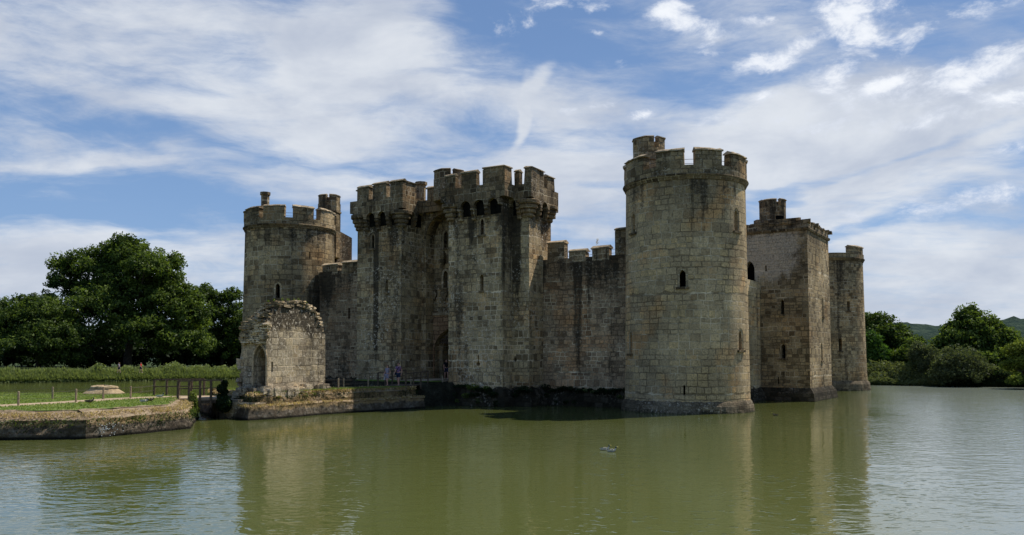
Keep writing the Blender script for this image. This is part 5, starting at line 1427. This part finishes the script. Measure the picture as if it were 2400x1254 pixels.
c = at(1380, 573, 64); m = bush('wall_weed', 'dry seed head growing on the curtain wall merlon', (at(1400, 566, 64).x, 64, 13.0), (.12, .12, .35), 60, .05, M['drygrass'])
# white daisies on the island wall
m = MB()
for k in range(80):
    p = at(245 + random.gauss(0, 17), 1004 + random.gauss(0, 8), 39.0); q = Vector((p.x, p.y, p.z)); q.y = 38.9 + (p.x + 20) * .25
    m.bar(q, q + Vector((0, -.02, .01)), .02, 6, .018)
o = m.build('daisy_clump', M['daisy']); 
tag(o, 'clump of white daisies hanging on the island wall near the water', 'flowers', kind='stuff')

# ------------------------------------------------------------------ people
def skinned(name, verts, edges, radii, mat, parent, sub=2, rootv=0):
    me = bpy.data.meshes.new(name); me.from_pydata(verts, edges, []); o = bpy.data.objects.new(name, me); C.objects.link(o)
    o.modifiers.new('s', 'SKIN')
    for i, r in enumerate(radii): me.skin_vertices[0].data[i].radius = (r, r) if not isinstance(r, tuple) else r
    for v in me.skin_vertices[0].data: v.use_root = False
    me.skin_vertices[0].data[rootv].use_root = True
    o.modifiers.new('u', 'SUBSURF').levels = sub
    bpy.context.view_layer.update(); dg = bpy.context.evaluated_depsgraph_get()
    m2 = bpy.data.meshes.new_from_object(o.evaluated_get(dg)); m2.name = name; o.modifiers.clear(); o.data = m2
    m2.materials.clear(); m2.materials.append(mat); m2.polygons.foreach_set('use_smooth', [True] * len(m2.polygons))
    if parent is not None: o.parent = parent
    return o
def person(label, loc, face, h=1.75, top='shirt', top_mat='violet', bot_mat='navy', hair='hair_brown', long_hair=False, stride=.16, bag=None, shoes='shoe', skirt=False, group=None, armbend=.15):
    root = thing('person', label, 'person', loc, group); root.rotation_euler = (0, 0, face)   # +x local = walking direction
    k = h / 1.75; V = []; Ed = []; R = []
    def add(p, r, par=None):
        V.append((p[0] * k, p[1] * k, p[2] * k)); R.append(r * k if not isinstance(r, tuple) else (r[0] * k, r[1] * k))
        if par is not None: Ed.append((par, len(V) - 1))
        return len(V) - 1
    pel = add((0, 0, .95), (.13, .10)); sp = add((0, 0, 1.12), (.115, .09), pel); ch = add((.01, 0, 1.32), (.14, .1), sp); nk0 = add((0, 0, 1.45), .065, ch); nk = add((.01, 0, 1.52), .052, nk0)
    hd = add((.025, 0, 1.60), (.075, .085), nk); hd2 = add((.02, 0, 1.68), (.075, .09), hd)
    for sgn in (-1, 1):
        hip = add((0, .09 * sgn, .9), .095, pel); kn = add((.06 + stride * sgn * .6, .1 * sgn, .50), .06, hip)
        an = add((stride * sgn * 1.1 - .02, .1 * sgn, .09), .038, kn); add((stride * sgn * 1.1 + .13, .11 * sgn, .035), (.035, .028), an)
        sh = add((0, .17 * sgn, 1.40), .06, ch); el = add((-.03 - stride * sgn * .5, .23 * sgn, 1.13), .042, sh)
        wr = add((armbend - stride * sgn * .6, .25 * sgn, .90), .028, el); pm = add((armbend + .02 - stride * sgn * .65, .25 * sgn, .84), (.03, .022), wr)
        for f in range(4):
            dx = (f - 1.5) * .018; a = add((armbend + .02 - stride * sgn * .65 + dx, .252 * sgn, .785), .0095, pm); add((armbend + .028 - stride * sgn * .65 + dx, .243 * sgn, .755 + abs(f - 1.5) * .006), .008, a)
        a = add((armbend + .055 - stride * sgn * .65, .24 * sgn, .82), .010, pm); add((armbend + .075 - stride * sgn * .65, .235 * sgn, .79), .009, a)
    body = skinned('body', V, Ed, R, M['skin'], root)
    # nose, eyes
    fm = MB(); fm.bar((.095 * k, 0, 1.66 * k), (.118 * k, 0, 1.625 * k), .008 * k, 6, .014 * k); 
    f_o = fm_build(fm, 'nose', M['skin'], body)
    fm = MB()
    for s_ in (-1, 1): fm.bar((.088 * k, .03 * s_, 1.665 * k), (.098 * k, .03 * s_, 1.665 * k), .011 * k, 6)
    fm_build(fm, 'eyes', M['black_cloth'], body)
    # torso clothing
    g_ = 1.16; V2 = [V[i] for i in (pel, sp, ch, nk0)]; e2 = [(0, 1), (1, 2), (2, 3)]; r2 = [(.155 * k, .125 * k), (.14 * k, .115 * k), (.165 * k, .125 * k), .075 * k]
    base = 7
    for q, sgn in enumerate((-1, 1)):
        i0 = 7 + q * (len(V) - 7) // 2; sh, el = i0 + 4, i0 + 5
        V2.append(V[sh]); r2.append(.078 * k); e2.append((2, len(V2) - 1))
        mid = tuple((Vector(V[sh]) * .4 + Vector(V[el]) * .6)); V2.append(mid); r2.append(.062 * k); e2.append((len(V2) - 2, len(V2) - 1))
    skinned('dress_top' if skirt else 'shirt', V2, e2, r2, M[top_mat], root)
    V3 = [V[pel]]; r3 = [(.15 * k, .125 * k)]; e3 = []
    for q, sgn in enumerate((-1, 1)):
        i0 = 7 + q * (len(V) - 7) // 2; hip, kn = i0, i0 + 1
        V3.append(V[hip]); r3.append((.125 if skirt else .112) * k); e3.append((0, len(V3) - 1))
        m_ = tuple(Vector(V[hip]) * .2 + Vector(V[kn]) * .8); V3.append(m_); r3.append((.115 if skirt else .085) * k); e3.append((len(V3) - 2, len(V3) - 1))
    skinned('skirt' if skirt else 'shorts', V3, e3, r3, M[top_mat if skirt else bot_mat], root)
    # hair
    Vh = [(.0, 0, 1.705 * k), (-.035 * k, 0, 1.66 * k), (-.05 * k, 0, 1.58 * k)]; rh = [(.085 * k, .095 * k), (.08 * k, .092 * k), .06 * k]
    if long_hair: Vh += [(-.07 * k, 0, 1.46 * k), (-.08 * k, 0, 1.34 * k)]; rh += [.065 * k, .04 * k]
    skinned('hair', Vh, [(i, i + 1) for i in range(len(Vh) - 1)], rh, M[hair], body)
    for q, sgn in enumerate((-1, 1)):
        i0 = 7 + q * (len(V) - 7) // 2; an, toe = V[i0 + 2], V[i0 + 3]
        skinned('shoe', [(an[0] - .02, an[1], .045 * k), (an[0] + .07 * k, an[1], .045 * k), (toe[0], toe[1], .035 * k)], [(0, 1), (1, 2)], [.048 * k, .046 * k, .036 * k], M[shoes], root, 1)
    if bag == 'cross':
        m_ = MB(); pts = [(.12, .12, 1.43), (.15, .0, 1.3), (.14, -.1, 1.15), (.08, -.19, 1.0)]
        for a, b in zip(pts[:-1], pts[1:]): m_.bar(Vector(a) * k, Vector(b) * k, .02 * k, 5)
        m_.box(Vector((.02, -.23, .93)) * k, (.1 * k, 0, 0), (0, .04 * k, 0), (0, 0, .1 * k)); fm_build(m_, 'shoulder_bag', M['black_cloth'], root)
    if bag == 'white':
        m_ = MB(); m_.prism([(.15 * k, -.30 * k), (.02 * k, -.36 * k), (-.1 * k, -.3 * k), (.02 * k, -.26 * k)], .5 * k, .98 * k, [(.08 * k, -.28 * k), (.02 * k, -.31 * k), (-.04 * k, -.28 * k), (.02 * k, -.27 * k)]); fm_build(m_, 'white_wrap', M['white_cloth'], root)
    return root
def fm_build(mb, name, mat, parent):
    me = bpy.data.meshes.new(name); me.from_pydata(mb.v, [], mb.f); me.materials.append(mat); o = bpy.data.objects.new(name, me); C.objects.link(o); o.parent = parent; return o
p = at(934, 900, 62.2)
person('man in violet shirt and dark shorts with black shoulder strap, walking on the causeway', (p.x, p.y, zc + .05), -1.9, 1.78, hair='hair_red', bag='cross')
p = at(908, 900, 62.0)
person('long-haired woman in grey-violet dress with a white cloth, walking on the causeway', (p.x, p.y, zc + .04), -2.2, 1.64, top_mat='greyblue', skirt=True, long_hair=True, bag='white', shoes='black_cloth', stride=.12)
p = Vector(eo(20.6, .3)); p = at(1046, 880, 69.4)
person('person in dark clothes and cap half hidden in the shadow of the gate arch', (p.x, p.y, 1.96), -1.2, 1.75, top_mat='black_cloth', bot_mat='navy', stride=.1)
for px, py, Yp, lb, tm, hr, fc_, lh in ((279, 861, 129.5, 'fair-haired walker in a pale top behind the reeds on the far left bank', 'greyblue', 'blonde', PI, True), (330, 862, 130.5, 'walker in a red top behind the reeds on the far left bank', 'red_cloth', 'hair_brown', 0, False),
                              (2046, 862, 117.5, 'walker in a white top on the far right bank beside the tower', 'white_cloth', 'hair_brown', PI, False), (2061, 862, 118.0, 'walker in a tan top on the far right bank below the bright tree', 'feather', 'blonde', PI, False)):
    p = at(px, py, Yp); person(lb, (p.x, p.y, at(px, 849 if px < 1000 else 853, Yp).z - 1.7), fc_, 1.7, top_mat=tm, bot_mat='navy', hair=hr, long_hair=lh)

# ------------------------------------------------------------------ ducks
def duck(label, loc, face, drake=True, stand=False, s=1., rest=False, group=None):
    root = thing('duck', label, 'duck', loc, group); root.rotation_euler = (0, 0, face)
    z = .06 if not stand else (.2 if not rest else .1); hz = .13 if rest else .2
    V = [(-.27, 0, z + .06), (-.2, 0, z + .03), (-.08, 0, z + .01), (.07, 0, z + .01), (.15, 0, z + .05), (.185, 0, z + hz * .65), (.2, 0, z + hz), (.225, 0, z + hz + .005)]
    R = [.012, .045, (.085, .075), (.09, .08), (.055, .055), .032, (.036, .04), .026]
    V = [tuple(c * s for c in v) for v in V]; R = [tuple(c * s for c in r) if isinstance(r, tuple) else r * s for r in R]
    body = skinned('body', V, [(i, i + 1) for i in range(len(V) - 1)], R, M['feather_pale' if drake else 'feather'], root, 2, 2)
    if drake:
        skinned('head_plumage', [V[5], V[6], V[7]], [(0, 1), (1, 2)], [.05 * s, (.058 * s, .06 * s), .042 * s], M['duck_head'], body)
        skinned('breast', [V[4], (V[3][0] + .05 * s, 0, V[3][2])], [(0, 1)], [.06 * s, .082 * s], M['feather'], body)
        skinned('back_plumage', [(-.24 * s, 0, V[0][2] + .005), (-.05 * s, 0, V[2][2] + .05 * s)], [(0, 1)], [.03 * s, .045 * s], M['duck_head'], body)
    m = MB(); m.bar((V[7][0] + .02 * s, 0, V[7][2]), (V[7][0] + .085 * s, 0, V[7][2] - .015 * s), .02 * s, 6, .011 * s); fm_build(m, 'beak', M['beak'], body)
    for sg in (-1, 1):
        m = MB(); m.box((-.06 * s, .085 * s * sg, (z + .045) * s), (.13 * s, 0, .015 * s), (0, .012 * s, 0), (0, 0, .045 * s), .004); fm_build(m, 'wing', M['feather_pale' if drake else 'feather'], body)
    if stand and not rest:
        m = MB()
        for sg in (-1, 1): m.bar((0, .04 * sg * s, .14 * s), (.01, .04 * sg * s, 0), .01 * s, 5); m.box((.03 * s, .04 * sg * s, .006), (.035 * s, 0, 0), (0, .025 * s, 0), (0, 0, .005))
        fm_build(m, 'legs', M['beak'], body)
    return root
a = gnd(1419, 1056); b = gnd(1434, 1059)
duck('mallard drake swimming just behind the other one', tuple(a + Vector((0, .12, -.02))), 0, True, s=.85)
duck('mallard drake swimming in front of its companion', tuple(b + Vector((0, 0, -.02))), -.1, True, s=.85)
a = gnd(1817, 974); duck('lone brownish duck on the water between the round and square towers', tuple(a + Vector((0, 0, -.02))), PI, False, s=.8)
a = gnd(210, 951, zi); duck('brown duck standing at the edge of the island lawn', (a.x, a.y, zi + .03), .1, False, stand=True, s=1.)
for px, py, lb, dr_, rs in ((338, 946, 'mallard drake resting at the lawn edge, leftmost of the group of three', True, True), (352, 943, 'brown duck resting in the middle of the group of three', False, True), (375, 938, 'dark mallard with raised head, rightmost of the group of three', True, False)):
    a = gnd(px, py, zi); duck(lb, (a.x, a.y, zi + .04), .2, dr_, True, .95, rs)

SC.render.engine = 'CYCLES'
SC.view_settings.view_transform = 'Standard'; SC.view_settings.look = 'None'; SC.view_settings.exposure = 0; SC.view_settings.gamma = 1
SC.cycles.max_bounces = 6; SC.cycles.diffuse_bounces = 3; SC.cycles.glossy_bounces = 3; SC.cycles.transmission_bounces = 3; SC.cycles.caustics_reflective = False; SC.cycles.caustics_refractive = False
SC.render.film_transparent = False
